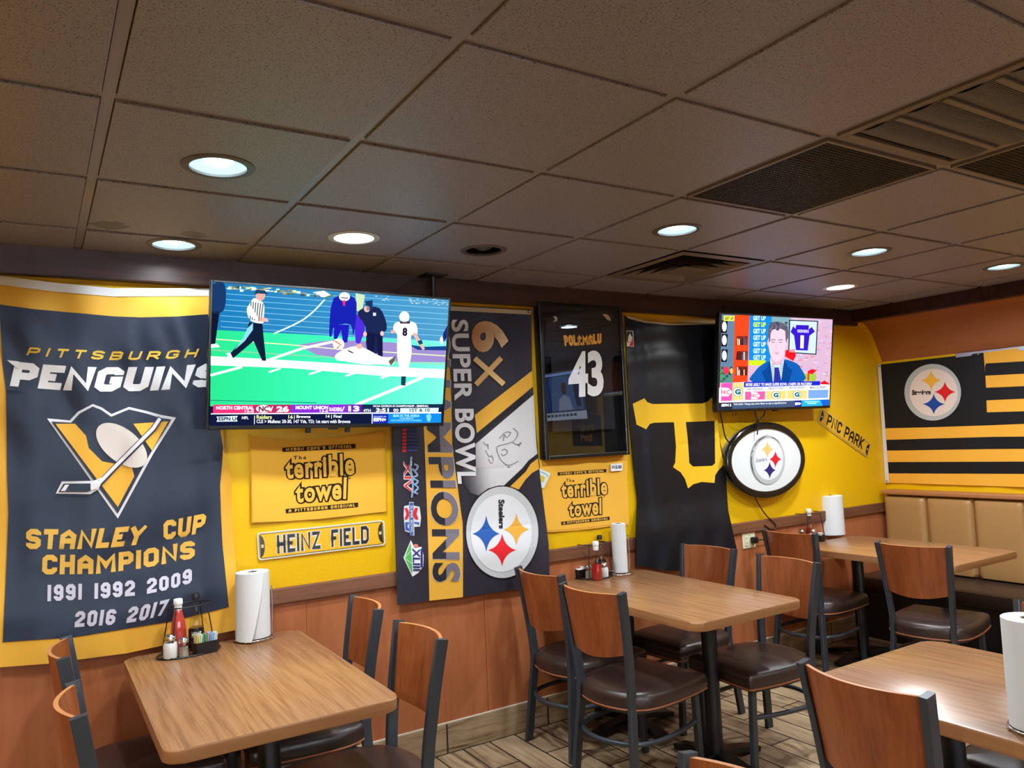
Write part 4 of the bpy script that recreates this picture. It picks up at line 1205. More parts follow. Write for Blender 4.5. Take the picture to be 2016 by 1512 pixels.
# 7 tilted street sign
a = Art().crop(1400, 790, S2)
P, asp = sign_plate(a, [(1138, 72), (1642, 434), (1606, 580), (1098, 214)], 0.14, (224, 196, 120), (226, 178, 44), (40, 30, 20))
for s in (0, 1):
    pts = []
    for k in range(13):
        t = -PI / 2 + PI * k / 12; x = 0.02 + 0.045 * math.cos(t); y = 0.5 + 0.38 * math.sin(t)
        pts.append(P(x if s == 0 else 1 - x, y))
    a.poly(pts, (18, 16, 14), 3)
    a.poly([P((0.04 if s == 0 else 0.96) + x, 0.5 + y) for x, y in ((-.012, -.06), (.012, -.06), (.012, .06), (-.012, .06))], (210, 190, 120), 4)
a.text('PNC PARK', [(1208, 130), (1582, 386)], [(1182, 238), (1548, 500)], (22, 20, 18), 3, block=0.20, gap=0.16, space=0.5)
o = a.build('street_sign', wall_map(0.008, None, 0.0006), M_SIGN, None, None, (0, 0.006, 0))
tag(o, 'yellow metal street sign reading PNC PARK hung at a slant', 'sign')

# 8 oval light-box sign
t = thing('oval_wall_sign', 'oval black rimmed white wall sign with round steel emblem below the smaller television', 'sign', at_y(1508, 906, 0))
cz = t.location.copy()
YS = -0.075
pc = at_y(1508.5, 906, YS); pl_ = at_y(1430.5, 906, YS); pr_ = at_y(1586, 906, YS); pt_ = at_y(1508, 831, YS); pb_ = at_y(1508, 981, YS)
ctr = Vector(((pl_.x + pr_.x) / 2, 0, (pt_.z + pb_.z) / 2)); rx, rz = (pr_.x - pl_.x) / 2, (pt_.z - pb_.z) / 2
t.location = (ctr.x, 0, ctr.z)
def oval_ring(bm, prof, n=64):
    rings = [[bm.verts.new(((rx - q) * math.cos(2 * PI * k / n), y, (rz - q) * math.sin(2 * PI * k / n))) for k in range(n)] for q, y in prof]
    for A, B in zip(rings, rings[1:]):
        for k in range(n): bm.faces.new((A[k], A[(k + 1) % n], B[(k + 1) % n], B[k]))
bm = BM(); oval_ring(bm, [(0.004, -0.045), (0.0, -0.055), (0.0, YS + 0.004), (0.006, YS - 0.002), (0.03, YS - 0.006), (0.044, YS - 0.002), (0.046, YS + 0.012)]); mkobj('rim', bm, mat('black_gloss', (14, 14, 18), 0.18, spec=0.6), t, 50)
bm = BM(); oval_ring(bm, [(0.02, 0.0), (0.02, -0.046)]); mkobj('housing', bm, mat('sign_housing', (150, 146, 136), 0.4), t, 40)
a = Art().crop(1400, 790, S2)
a.poly(ellipse(566, 606, 376, 358, 64), (214, 222, 226), 0)
a.poly(ellipse(578, 606, 180, 256, 48), (124, 134, 140), 1); a.poly(ellipse(588, 612, 168, 240, 48), (176, 184, 188), 2); a.poly(ellipse(582, 604, 174, 248, 48), (188, 194, 198), 1)
a.poly(ellipse(590, 596, 148, 212, 48), (214, 222, 232), 3)
for (x, y, rx_, ry_, c) in ((578, 495, 62, 92, (240, 184, 110)), (660, 595, 62, 88, (206, 26, 42)), (602, 708, 62, 88, (34, 28, 110))): a.poly(astroid(x, y, rx_, ry_, 8, 0.4), c, 4)
a.text('Steelers', [(460, 585), (574, 570)], [(458, 628), (574, 612)], (90, 96, 106), 4)
o = a.build('face', wall_map(0.070, None, 0.0005), mat('sign_face', (255, 255, 255), 0.25), t)
o.data.materials.clear(); o.data.materials.append(M_SIGN)
o.matrix_parent_inverse = Matrix.Translation(-t.location)

# 9 framed jersey
YJ = 0.062
def jm(y0, eps=0.0008): return wall_map(y0, None, eps)
q = [at_y(1040 + x * K7, 570 + y * K7, -YJ) for x, y in ((103, 112), (792, 134), (826, 1374), (130, 1404))]
X0, X1 = (q[0].x + q[3].x) / 2, (q[1].x + q[2].x) / 2; Z1, Z0 = (q[0].z + q[1].z) / 2, (q[2].z + q[3].z) / 2
t = thing('framed_jersey', 'black framed football jersey with orange name and white number 43', 'frame', (0, 0, 0))
bm = BM(); fw = 0.022
for (a0, a1, b0, b1) in ((X0, X0 + fw, Z0, Z1), (X1 - fw, X1, Z0, Z1), (X0 + fw, X1 - fw, Z0, Z0 + fw), (X0 + fw, X1 - fw, Z1 - fw, Z1)):
    bx(bm, a0, a1, -YJ, -0.002, b0, b1, 0.003)
mkobj('frame', bm, mat('black_frame', (16, 17, 20), 0.25, spec=0.5), t)
bm = BM(); bx(bm, X0 + fw, X1 - fw, -0.008, -0.003, Z0 + fw, Z1 - fw); mkobj('backing', bm, mat('black_felt', (16, 15, 17), 0.95, spec=0.1), t)
a = Art().crop(1040, 570, K7)
a.poly([(150, 250), (215, 205), (300, 185), (440, 205), (600, 180), (690, 205), (770, 270), (790, 520), (700, 560), (690, 700), (720, 1150), (200, 1180), (195, 700), (190, 560), (130, 540)], (26, 25, 30), 0)
a.poly([(205, 225), (225, 218), (242, 235), (240, 258), (206, 270), (222, 245)], (210, 210, 214), 1); a.poly([(610, 202), (650, 205), (680, 232), (680, 262), (655, 250)], (206, 206, 208), 1)
a.text('POLAMALU', [(290, 378), (450, 374), (605, 362)], [(302, 467), (450, 461), (606, 446)], (255, 186, 78), 2, block=0.30, wide=0.95, gap=0.06)
a.text('43', [(345, 516), (608, 500)], [(325, 902), (630, 876)], (244, 246, 248), 2, off=0.035, sp=0.92)
o = a.build('jersey', jm(0.042), print_mat('mesh_print', 0.8, 0.2), t, None, (0, 0.006, 0))
m = bpy.data.materials.new('picture_glass'); m.use_nodes = True; nt = m.node_tree; nt.nodes.clear()
oo = nt.nodes.new('ShaderNodeOutputMaterial'); ms = nt.nodes.new('ShaderNodeMixShader'); tr = nt.nodes.new('ShaderNodeBsdfTransparent'); gl = nt.nodes.new('ShaderNodeBsdfGlossy'); fr = front_fresnel(nt, 1.75)
gl.inputs['Roughness'].default_value = 0.01
nt.links.new(fr.outputs[0], ms.inputs[0]); nt.links.new(tr.outputs[0], ms.inputs[1]); nt.links.new(gl.outputs[0], ms.inputs[2]); nt.links.new(ms.outputs[0], oo.inputs[0])
bm = BM(); vs = [bm.verts.new(p) for p in ((X0 + fw, -YJ + 0.008, Z0 + fw), (X1 - fw, -YJ + 0.008, Z0 + fw), (X1 - fw, -YJ + 0.008, Z1 - fw), (X0 + fw, -YJ + 0.008, Z1 - fw))]; bm.faces.new(vs); mkobj('glass', bm, m, t)

# ------------------------------------------------------------------ televisions
M_BEZ = mat('black_plastic', (14, 14, 17), 0.28, spec=0.5)
M_SCR = screen_mat('screen_picture', 1.2)
def tv_pose(c, yaw, pitch, roll):
    return Matrix.Translation(c) @ Matrix.Rotation(yaw, 4, 'Z') @ Matrix.Rotation(pitch, 4, 'X') @ Matrix.Rotation(roll, 4, 'Y')
def television(label, c, yaw, pitch, roll, w, h, art, name='television'):
    Mx = tv_pose(Vector(c), yaw, pitch, roll)
    t = thing(name, label, 'television', c)
    t.rotation_euler = Mx.to_euler()
    bm = BM(); bx(bm, -w / 2 + .01, w / 2 - .01, 0.012, 0.05, -h / 2 + .01, h / 2 - .01, 0.008); bx(bm, -w * .3, w * .3, 0.05, 0.08, -h * .35, h * .25, 0.01); mkobj('back_shell', bm, M_BEZ, t)
    bm = BM(); e = 0.011
    for (x0, x1, z0, z1) in ((-w / 2, -w / 2 + e, -h / 2, h / 2), (w / 2 - e, w / 2, -h / 2, h / 2), (-w / 2 + e, w / 2 - e, -h / 2, -h / 2 + e * 1.7), (-w / 2 + e, w / 2 - e, h / 2 - e, h / 2)):
        bx(bm, x0, x1, -0.003, 0.03, z0, z1, 0.002)
    mkobj('bezel', bm, M_BEZ, t)
    bm = BM(); bx(bm, -0.022, 0.022, -0.002, 0.02, -h / 2 - 0.008, -h / 2, 0.002); mkobj('sensor_bump', bm, M_BEZ, t)
    n = Mx.to_3x3() @ Vector((0, -1, 0)); p0 = Vector(c)
    inv = Mx.inverted()
    def mp(px, py, lv):
        p = inv @ at_plane(px, py, p0 + n * (0.0003 + 0.0003 * lv), n)
        p.x = min(max(p.x, -w / 2 + e * .9), w / 2 - e * .9); p.z = min(max(p.z, -h / 2 + e * 1.6), h / 2 - e * .9)
        return p
    art.build('screen', mp, M_SCR, t)
    return t, Mx

# --- picture on the big set: a football game
a = Art().crop(400, 540, K3)
TEAL = (22, 112, 164); GRS = (52, 216, 150)
def grass(px, py): 
    t = (px - 400) / 480.0
    return (int(40 + 80 * t * t), int(208 + 30 * t), int(128 + 82 * t))
def bleach(px, py):
    t = (px - 400) / 480.0
    return (int(22 + 50 * t), int(112 + 32 * t), int(170 + 16 * t))
for k in range(12):      # field and stands in upright strips so the tint can run across
    x0, x1 = 55 + k * 158, 55 + (k + 1) * 158
    y = lambda x: 60 + (x - 55) * 0.075
    b1 = lambda x: 440 + (x - 55) * 0.05
    a.poly([(x0, y(x0)), (x1, y(x1)), (x1, b1(x1)), (x0, b1(x0))], bleach, 0)
    g1 = lambda x: 1050
    a.poly([(x0, b1(x0)), (x1, b1(x1)), (x1, 1060), (x0, 1060)], grass, 0)
for k in range(8):
    yy = 108 + k * 44
    a.line([(140, yy), (1000, yy + 60), (1955, yy + 120)], 4, (130, 196, 226), 1)
random.seed(3)
for k in range(60):
    x = random.uniform(190, 1000); y_ = 78 + (x - 55) * 0.075 + random.uniform(-6, 26)
    a.rect(x, y_, x + random.uniform(14, 40), y_ + random.uniform(6, 20), random.choice([(232, 240, 232), (70, 110, 60), (150, 130, 70), (60, 70, 80), (210, 220, 160)]), 1)
for k in range(40):
    x = random.uniform(1350, 1955); y_ = 170 + (x - 1350) * 0.06 + random.uniform(-6, 40)
    a.rect(x, y_, x + 16, y_ + 7, random.choice([(140, 180, 200), (170, 190, 180), (90, 140, 170), (190, 200, 210)]), 1)
a.line([(965, 200), (870, 300), (760, 380), (560, 472)], 12, (214, 232, 216), 1, 4)
a.poly([(740, 560), (1030, 520), (1500, 540), (1925, 600), (1925, 700), (1300, 690), (900, 640)], (146, 128, 190), 1)
a.line([(100, 515), (700, 560), (1030, 590), (1925, 648)], 9, (206, 226, 170), 2)
a.line([(60, 600), (700, 640), (1500, 690), (1922, 715)], 7, (150, 190, 150), 1)
a.line([(520, 680), (780, 590), (1030, 535)], 20, (240, 250, 246), 2)
a.poly([(60, 650), (500, 672), (1500, 735), (1922, 755), (1920, 825), (1400, 805), (700, 745), (60, 722)], (250, 252, 255), 2)
a.line([(58, 802), (310, 735)], 20, (240, 252, 246), 3); a.line([(1205, 1040), (1600, 880), (1750, 815)], 24, (244, 250, 248), 3)
for x, y_ in ((570, 765), (890, 782), (1180, 795), (1460, 812)): a.line([(x - 50, y_ + 12), (x + 45, y_ - 18)], 15, (240, 250, 246), 3)
a.line([(55, 1000), (900, 1020)], 6, (20, 120, 110), 2)
# coach at far left
a.poly([(85, 75), (160, 68), (182, 160), (160, 290), (70, 300), (66, 120)], (22, 52, 96), 3, smooth=3); a.poly([(66, 290), (130, 295), (95, 560), (62, 560)], (14, 20, 40), 3); a.poly([(62, 555), (110, 550), (135, 578), (62, 585)], (220, 232, 236), 4)
# striped official striding right
a.poly([(365, 240), (400, 190), (450, 205), (485, 250), (480, 350), (470, 390), (380, 370), (345, 290)], (222, 230, 224), 4, smooth=3)
for k in range(6): a.line([(380 + k * 19, 215 + k * 4), (372 + k * 17, 360 + k * 3)], 7, (30, 44, 60), 5)
a.poly([(420, 330), (510, 350), (520, 378), (440, 372)], (222, 170, 160), 5); a.poly([(350, 255), (380, 250), (440, 350), (430, 372), (360, 320)], (222, 230, 224), 6)
a.poly(ellipse(455, 165, 38, 46, 20), (214, 160, 150), 5); a.poly([(405, 160), (420, 122), (490, 128), (515, 158), (440, 152)], (26, 60, 90), 6)
a.poly([(365, 380), (470, 392), (480, 500), (500, 690), (470, 690), (400, 530), (240, 665), (205, 640), (330, 500)], (14, 28, 52), 4); a.poly([(350, 430), (395, 385), (395, 440), (330, 530), (250, 600), (320, 500)], (130, 200, 220), 5)
a.poly([(180, 625), (215, 622), (252, 700), (225, 702)], (220, 236, 236), 5); a.poly([(470, 685), (545, 690), (540, 708), (475, 706)], (220, 236, 236), 5)
# players and staff in the middle
a.poly([(1035, 190), (1200, 185), (1215, 330), (1190, 490), (1170, 400), (1045, 410), (1020, 490), (1000, 460)], (22, 30, 160), 4, smooth=3); a.poly([(1040, 400), (1160, 400), (1145, 540), (1110, 545), (1095, 440), (1060, 520), (1036, 510)], (28, 24, 170), 4)
a.poly([(1105, 205), (1130, 205), (1126, 250), (1112, 250)], (214, 40, 110), 5)
a.poly(ellipse(1122, 178, 44, 36, 20), (236, 230, 222), 5); a.line([(1095, 185), (1150, 190)], 8, (90, 90, 120), 6); a.poly([(890, 140), (960, 130), (1015, 165), (940, 182)], (240, 244, 244), 4)
a.poly([(1210, 150), (1285, 165), (1260, 300), (1215, 290)], (190, 210, 170), 3); a.poly([(1195, 320), (1290, 310), (1280, 460), (1240, 560), (1210, 540)], (70, 40, 200), 3)
a.poly([(1225, 310), (1300, 260), (1400, 270), (1450, 370), (1455, 440), (1420, 480), (1400, 620), (1300, 600), (1290, 420)], (24, 34, 74), 5, smooth=3)
a.poly([(1285, 215), (1345, 205), (1345, 275), (1300, 290)], (24, 50, 90), 6); a.poly(ellipse(1300, 275, 24, 26, 14), (224, 176, 170), 6); a.rect(1348, 305, 1372, 330, (200, 210, 230), 6)
a.poly([(1290, 455), (1370, 470), (1355, 615), (1310, 600)], (18, 22, 60), 6); a.poly([(1375, 470), (1425, 480), (1425, 655), (1385, 640)], (18, 22, 60), 6)
for x, y_ in ((1285, 475), (1420, 470)): a.poly(ellipse(x, y_, 15, 20, 12), (226, 180, 170), 7)
# injured player lying down
a.poly(ellipse(1075, 555, 46, 46, 22), (244, 226, 214), 6); a.line([(1045, 530), (1095, 560), (1060, 590)], 9, (190, 90, 70), 7)
a.poly([(1050, 640), (1130, 590), (1230, 570), (1310, 600), (1420, 655), (1520, 660), (1500, 720), (1400, 715), (1280, 715), (1120, 690), (1060, 680)], (250, 244, 228), 6, smooth=3)
a.line([(1150, 605), (1190, 625)], 10, (60, 50, 70), 7); a.poly(ellipse(1240, 572, 24, 22, 12), (230, 170, 150), 7); a.poly([(1470, 690), (1530, 645), (1520, 690), (1490, 725)], (90, 90, 80), 7)
# player number eight walking away
a.poly([(1520, 390), (1580, 372), (1640, 372), (1690, 395), (1700, 470), (1650, 490), (1655, 620), (1630, 740), (1600, 815), (1570, 810), (1540, 640), (1540, 480), (1510, 450)], (250, 250, 236), 6, smooth=3)
a.poly(ellipse(1597, 338, 40, 44, 22), (248, 244, 236), 7); a.poly([(1558, 372), (1645, 372), (1640, 392), (1565, 392)], (60, 40, 60), 7)
a.poly([(1485, 450), (1512, 440), (1530, 460), (1500, 472)], (226, 160, 150), 7); a.poly([(1660, 470), (1690, 465), (1760, 590), (1745, 605), (1700, 540)], (226, 168, 150), 7); a.poly([(1700, 530), (1735, 520), (1745, 550), (1715, 560)], (30, 60, 110), 8)
a.text('8', [(1583, 422), (1622, 424)], [(1580, 490), (1620, 492)], (40, 30, 60), 8, off=0.06); a.poly([(1572, 810), (1610, 810), (1605, 885), (1570, 880)], (20, 60, 80), 7)
a.poly([(1905, 470), (1955, 400), (1950, 500), (1900, 545)], (20, 40, 110), 5); a.poly([(1640, 560), (1760, 575), (1940, 570), (1930, 605), (1700, 600)], (22, 60, 130), 5); a.poly(ellipse(1892, 525, 14, 32, 12), (230, 220, 214), 6)
# score strip
a.poly([(55, 1048), (1915, 1030), (1900, 1210), (50, 1210)], (14, 22, 54), 9)
a.poly([(80, 1035), (700, 1035), (698, 1105), (78, 1108)], (222, 46, 110), 10); a.poly([(400, 1037), (698, 1035), (696, 1105), (398, 1107)], (150, 30, 84), 10)
a.poly([(698, 1035), (1150, 1033), (1148, 1103), (696, 1105)], (128, 42, 196), 10); a.poly([(1150, 1033), (1260, 1033), (1258, 1102), (1148, 1103)], (100, 30, 160), 10)
a.poly([(1260, 1033), (1895, 1030), (1890, 1062), (1258, 1066)], (20, 40, 74), 10); a.poly([(1260, 1066), (1565, 1064), (1563, 1098), (1258, 1100)], (30, 48, 90), 10); a.poly([(1565, 1062), (1870, 1060), (1866, 1094), (1563, 1096)], (206, 236, 232), 10)
a.poly([(60, 1104), (1890, 1094), (1890, 1104), (60, 1112)], (236, 240, 246), 11)
WT = (255, 255, 255)
def T(s, x0, y0, x1, y1, c=WT, lv=12, off=0.02): a.text(s, [(x0, y0), (x1, y0)], [(x0, y1), (x1, y1)], c, lv, off=off)
T('NORTH CENTRAL', 104, 1046, 402, 1074, off=0.04); T('12-0', 330, 1078, 402, 1098); T('26', 582, 1046, 680, 1094, off=0.05)
a.poly(ellipse(478, 1068, 58, 30, 20), WT, 11); T('NC', 440, 1046, 522, 1090, (120, 30, 60), 12, .05); a.line([(535, 1090), (552, 1048)], 8, WT, 11)
T('MOUNT UNION', 734, 1044, 992, 1072, off=0.04); T('13-0', 926, 1076, 992, 1096); T('RAIDERS', 1002, 1056, 1100, 1088, (240, 220, 250), 12, .05); a.line([(1102, 1090), (1120, 1050)], 8, WT, 11); T('13', 1152, 1044, 1240, 1090, off=0.05)
T('NCAA DIVISION III CHAMPIONSHIP - SEMIFINAL', 1350, 1038, 1790, 1054); T('4TH', 1272, 1070, 1330, 1094); T('3:51', 1372, 1062, 1474, 1094, off=0.04); T('00', 1510, 1066, 1550, 1092); T('1ST & 10', 1640, 1066, 1798, 1092, (24, 50, 70), 12, 0.02)
a.poly([(105, 1130), (275, 1124), (262, 1146), (274, 1168), (105, 1170), (116, 1150)], (216, 236, 240), 10); T('ESPN U', 122, 1132, 260, 1162, (30, 50, 80), 11, .04); T('NFL', 308, 1128, 360, 1150)
a.line([(408, 1122), (406, 1190)], 5, WT, 11); T('Raiders', 424, 1118, 545, 1148, (236, 246, 160)); T('16', 676, 1118, 712, 1146, (236, 246, 160)); T('| Browns', 722, 1118, 852, 1148); T('14 | Final', 974, 1116, 1098, 1146)
T('CLE > Mullens: 20-30, 147 Yds, TD; 1st start with Browns', 424, 1154, 1168, 1186, off=0.015)
a.poly([(1340, 1108), (1890, 1100), (1888, 1190), (1338, 1196)], (16, 130, 214), 10); a.poly([(1346, 1110), (1470, 1108), (1468, 1192), (1344, 1194)], (24, 40, 150), 11); a.line([(1342, 1108), (1340, 1194)], 6, WT, 12)
T('ESPN+', 1352, 1140, 1452, 1168, WT, 12, .05); T('EXCLUSIVELY ON', 1354, 1124, 1452, 1136, (180, 200, 255), 12); T('MAN IN THE ARENA', 1508, 1112, 1718, 1134, (160, 230, 255), 12, .02); T('TOM BRADY', 1560, 1138, 1670, 1150, (160, 230, 255), 12); T('NEW EPISODE NOW STREAMING', 1490, 1154, 1735, 1166, (140, 220, 250), 12)
a.poly([(1770, 1120), (1800, 1104), (1812, 1130), (1800, 1170), (1780, 1168)], (120, 200, 240), 11)
TV1, M1 = television('large wall television with a football game and score strip, tilted forward', (1.181, -0.219, 1.981), -0.027, 0.196, 0.017, 1.12, 1.12 / 1.7486, a)

# --- picture on the smaller-looking set: a studio guest
a = Art().crop(1400, 600, S1)
a.poly([(125, 95), (1340, 150), (1305, 1130), (85, 1170)], (206, 170, 196), 0)
a.poly([(118, 95), (262, 100), (245, 860), (95, 860)], (96, 122, 150), 1)
for y0 in (170, 320, 490): a.poly([(118, y0), (185, y0 + 4), (172, y0 + 140), (110, y0 + 140)], (22, 24, 30), 2); a.poly(ellipse(146, y0 + 70, 26, 56, 18), (232, 226, 222), 3)
a.poly([(262, 100), (425, 105), (402, 850), (240, 855)], (226, 68, 30), 2)
random.seed(5)
for y0 in (345, 510, 680):
    a.poly([(282, y0), (404, y0), (398, y0 + 100), (272, y0 + 100)], (120, 40, 28), 3)
    for k in range(6): a.rect(286 + k * 18, y0 + random.uniform(4, 40), 298 + k * 18, y0 + 98, random.choice([(230, 220, 210), (60, 30, 30), (240, 190, 120), (70, 90, 110)]), 4)
for k in range(26): a.poly(ellipse(random.uniform(105, 225), random.uniform(690, 850), 16, 14, 8), random.choice([(40, 130, 60), (60, 160, 70), (30, 90, 40)]), 3)
a.poly(ellipse(165, 725, 34, 44, 12), (230, 50, 90), 4); a.poly(ellipse(225, 730, 18, 30, 10), (236, 190, 80), 4)
a.poly([(140, 120), (258, 122), (254, 178), (137, 178)], (244, 246, 90), 5); a.text('GET UP', [(150, 134), (248, 135)], [(149, 166), (247, 167)], (60, 64, 20), 6, off=.04)
a.poly([(425, 108), (670, 118), (655, 640), (415, 640)], (20, 130, 214), 2)
for k in range(7):
    y0 = 118 + k * 72.5; c = (206, 240, 30) if k == 1 else (196, 232, 250)
    a.text('GET UP', [(466, y0), (604, y0 + 2)], [(464, y0 + 54), (600, y0 + 56)], c, 3, off=.05, sp=1.05)
a.poly([(418, 612), (600, 612), (595, 668), (414, 668)], (200, 240, 30), 3); a.poly([(670, 118), (880, 128), (860, 330), (660, 300)], (120, 160, 170), 2)
for k in range(90):
    x = random.uniform(860, 1320); y_ = random.uniform(150, 850)
    a.rect(x, y_, x + random.uniform(20, 46), y_ + 12, random.choice([(176, 196, 230), (232, 120, 130), (196, 150, 190), (220, 200, 226), (160, 180, 214)]), 1)
a.poly([(860, 165), (1180, 178), (1160, 552), (850, 530)], (24, 26, 40), 3); a.poly([(872, 176), (1168, 188), (1150, 540), (862, 520)], (196, 218, 244), 4)
a.poly([(938, 222), (1078, 226), (1075, 270), (1110, 245), (1145, 296), (1085, 340), (1065, 505), (935, 500), (915, 340), (876, 300), (905, 235), (930, 265)], (52, 24, 190), 5)
a.text('GREENBERG', [(950, 272), (1080, 276)], [(950, 306), (1076, 310)], (210, 200, 250), 6, off=.04); a.text('1', [(985, 336), (1025, 338)], [(982, 480), (1020, 482)], (226, 222, 250), 6, off=.05)
a.poly([(820, 500), (920, 488), (935, 560), (905, 620), (815, 570)], (236, 24, 30), 4); a.poly([(1020, 760), (1160, 760), (1150, 840), (1010, 840)], (150, 190, 60), 4); a.poly([(1062, 760), (1084, 760), (1080, 840), (1060, 840)], (220, 60, 40), 5); a.poly([(1062, 735), (1110, 708), (1165, 720), (1120, 765), (1065, 758)], (226, 24, 34), 5); a.poly([(1205, 860), (1250, 835), (1305, 870), (1300, 890), (1205, 888)], (230, 20, 30), 4)
# guest: suit, shirt, face, hair
a.poly([(455, 850), (480, 740), (560, 660), (650, 620), (800, 600), (930, 640), (990, 700), (1010, 850)], (20, 88, 170), 5, smooth=3)
a.poly([(650, 600), (700, 660), (790, 640), (808, 570), (800, 700), (770, 850), (680, 850), (655, 700)], (206, 226, 250), 6)
a.poly([(700, 690), (745, 690), (775, 850), (690, 850)], (40, 50, 150), 7)
a.poly([(632, 330), (660, 260), (740, 235), (815, 270), (838, 340), (830, 440), (800, 560), (735, 630), (690, 610), (650, 540), (632, 440)], (240, 196, 214), 7, smooth=4)
a.poly([(650, 540), (690, 500), (760, 500), (810, 520), (790, 590), (735, 632), (690, 612)], (226, 196, 214), 8, smooth=3)
a.poly([(625, 350), (635, 250), (690, 190), (770, 195), (840, 240), (852, 350), (835, 380), (815, 290), (740, 262), (670, 285), (645, 370)], (96, 92, 110), 8, smooth=3)
for x in (684, 764): a.line([(x - 24, 392), (x, 384), (x + 26, 390)], 9, (110, 90, 110), 9); a.line([(x - 18, 412), (x, 416), (x + 18, 412)], 7, (90, 70, 90), 9)
a.line([(722, 410), (712, 478), (738, 486)], 7, (214, 160, 186), 9); a.poly([(694, 518), (752, 518), (738, 538), (708, 538)], (196, 110, 140), 9); a.rect(704, 520, 742, 527, WT, 10)
a.poly([(650, 590), (800, 590), (790, 640), (730, 680), (664, 640)], (214, 170, 190), 6)
for k in range(9):
    for j in range(3): a.rect(662 + j * 14 + k, 650 + k * 22, 670 + j * 14 + k, 660 + k * 22, (40, 70, 130), 7); a.rect(758 + j * 14 - k, 650 + k * 22, 766 + j * 14 - k, 660 + k * 22, (40, 70, 130), 7)
a.poly([(650, 620), (680, 850), (600, 850), (560, 740), (610, 700)], (12, 66, 140), 8); a.poly([(806, 600), (770, 850), (860, 850), (900, 720), (850, 690)], (12, 66, 140), 8)
a.poly(ellipse(630, 420, 12, 34, 12), (226, 176, 196), 6); a.poly(ellipse(838, 420, 12, 34, 12), (226, 176, 196), 6)
for k in range(26): a.poly(ellipse(random.uniform(650, 840), random.uniform(195, 275), 18, 12, 8), random.choice([(70, 66, 84), (112, 106, 122), (84, 80, 98)]), 9)
a.poly([(634, 330), (656, 300), (652, 400), (636, 420)], (96, 92, 110), 9); a.poly([(836, 340), (818, 300), (822, 400), (834, 420)], (96, 92, 110), 9)
a.line([(676, 490), (700, 478)], 5, (220, 160, 184), 9); a.line([(752, 478), (776, 492)], 5, (220, 160, 184), 9); a.line([(704, 546), (740, 546)], 6, (214, 150, 176), 9)
# captions
a.poly([(88, 915), (362, 850), (1310, 880), (1305, 1050), (85, 1075)], (236, 238, 246), 6); a.poly([(362, 852), (1205, 842), (1200, 888), (362, 910)], (26, 40, 190), 8); a.text('MORE LIKELY TO MAKE SUPER BOWL: CHIEFS OR PACKERS?', [(384, 864), (1110, 856)], [(382, 898), (1108, 888)], WT, 9, off=.02)
a.poly([(112, 866), (236, 862), (228, 1058), (110, 1062)], (240, 80, 170), 8); a.poly([(236, 862), (360, 858), (355, 1050), (230, 1056)], (246, 206, 130), 8)
def arrow(cx, cy, k, lv):
    a.poly([(cx - 58 * k, cy - 50 * k), (cx + 20 * k, cy - 44 * k), (cx + 62 * k, cy), (cx + 16 * k, cy + 48 * k), (cx - 60 * k, cy + 46 * k), (cx - 44 * k, cy)], WT, lv); a.text('KC', [(cx - 34 * k, cy - 22 * k), (cx + 34 * k, cy - 22 * k)], [(cx - 34 * k, cy + 24 * k), (cx + 34 * k, cy + 24 * k)], (226, 40, 90), lv + 1, off=.03)
def gee(cx, cy, k, lv):
    a.poly(ellipse(cx, cy, 54 * k, 52 * k, 28), (40, 120, 120), lv); a.poly(ellipse(cx, cy, 48 * k, 46 * k, 28), WT, lv + 1); a.text('G', [(cx - 32 * k, cy - 30 * k), (cx + 34 * k, cy - 30 * k)], [(cx - 32 * k, cy + 30 * k), (cx + 34 * k, cy + 30 * k)], (30, 110, 110), lv + 2, off=.07)
arrow(172, 962, 1.0, 9); gee(294, 960, 1.0, 9)
for k, (s, c) in enumerate((('DAN GRAZIANO', (240, 90, 160)), ('DOMONIQUE FOXWORTH', (246, 206, 120)), ('JEFF SATURDAY', (246, 206, 120)), ('MARCUS SPEARS', (120, 160, 220)))):
    x0 = 375 + k * 232; y0 = 958 - k * 6
    a.poly([(x0, y0), (x0 + 222, y0 - 4), (x0 + 216, y0 + 86), (x0, y0 + 92)], c, 8); a.text(s, [(x0 + 20, y0 - 40), (x0 + 196, y0 - 44)], [(x0 + 20, y0 - 14), (x0 + 196, y0 - 18)], (60, 66, 80), 8, off=.01)
    if k == 0: arrow(x0 + 112, y0 + 44, .85, 9)
    elif k < 3: gee(x0 + 108, y0 + 44, .88, 9)
a.poly([(85, 1082), (920, 1056), (915, 1142), (80, 1166)], (66, 84, 116), 7); a.poly([(85, 1084), (236, 1078), (232, 1160), (82, 1166)], (34, 40, 60), 8); a.text('ESPN 2', [(116, 1094), (224, 1090)], [(114, 1124), (222, 1120)], WT, 9, off=.06)
a.text('THE LEAD / Vikings take down Bears to stay in playoff picture', [(246, 1088), (830, 1070)], [(245, 1114), (828, 1096)], WT, 9, off=.01)
a.poly([(920, 1056), (1306, 1042), (1302, 1132), (916, 1142)], (40, 170, 220), 8); a.poly([(920, 1056), (998, 1054), (995, 1138), (916, 1142)], (30, 30, 140), 9); a.text('ESPN+', [(926, 1076), (992, 1074)], [(926, 1108), (990, 1106)], WT, 10, off=.05); a.rect(1030, 1064, 1190, 1076, (170, 240, 255), 9); a.rect(1060, 1082, 1160, 1094, (170, 240, 255), 9); a.poly([(1205, 1050), (1300, 1046), (1298, 1128), (1230, 1134)], (30, 90, 200), 9)
TV2, M2 = television('smaller looking television with a studio guest and caption bars, near the corner', (4.286, -0.177, 2.006), -0.030, 0.141, -0.006, 1.12, 1.12 / 1.7391, a)

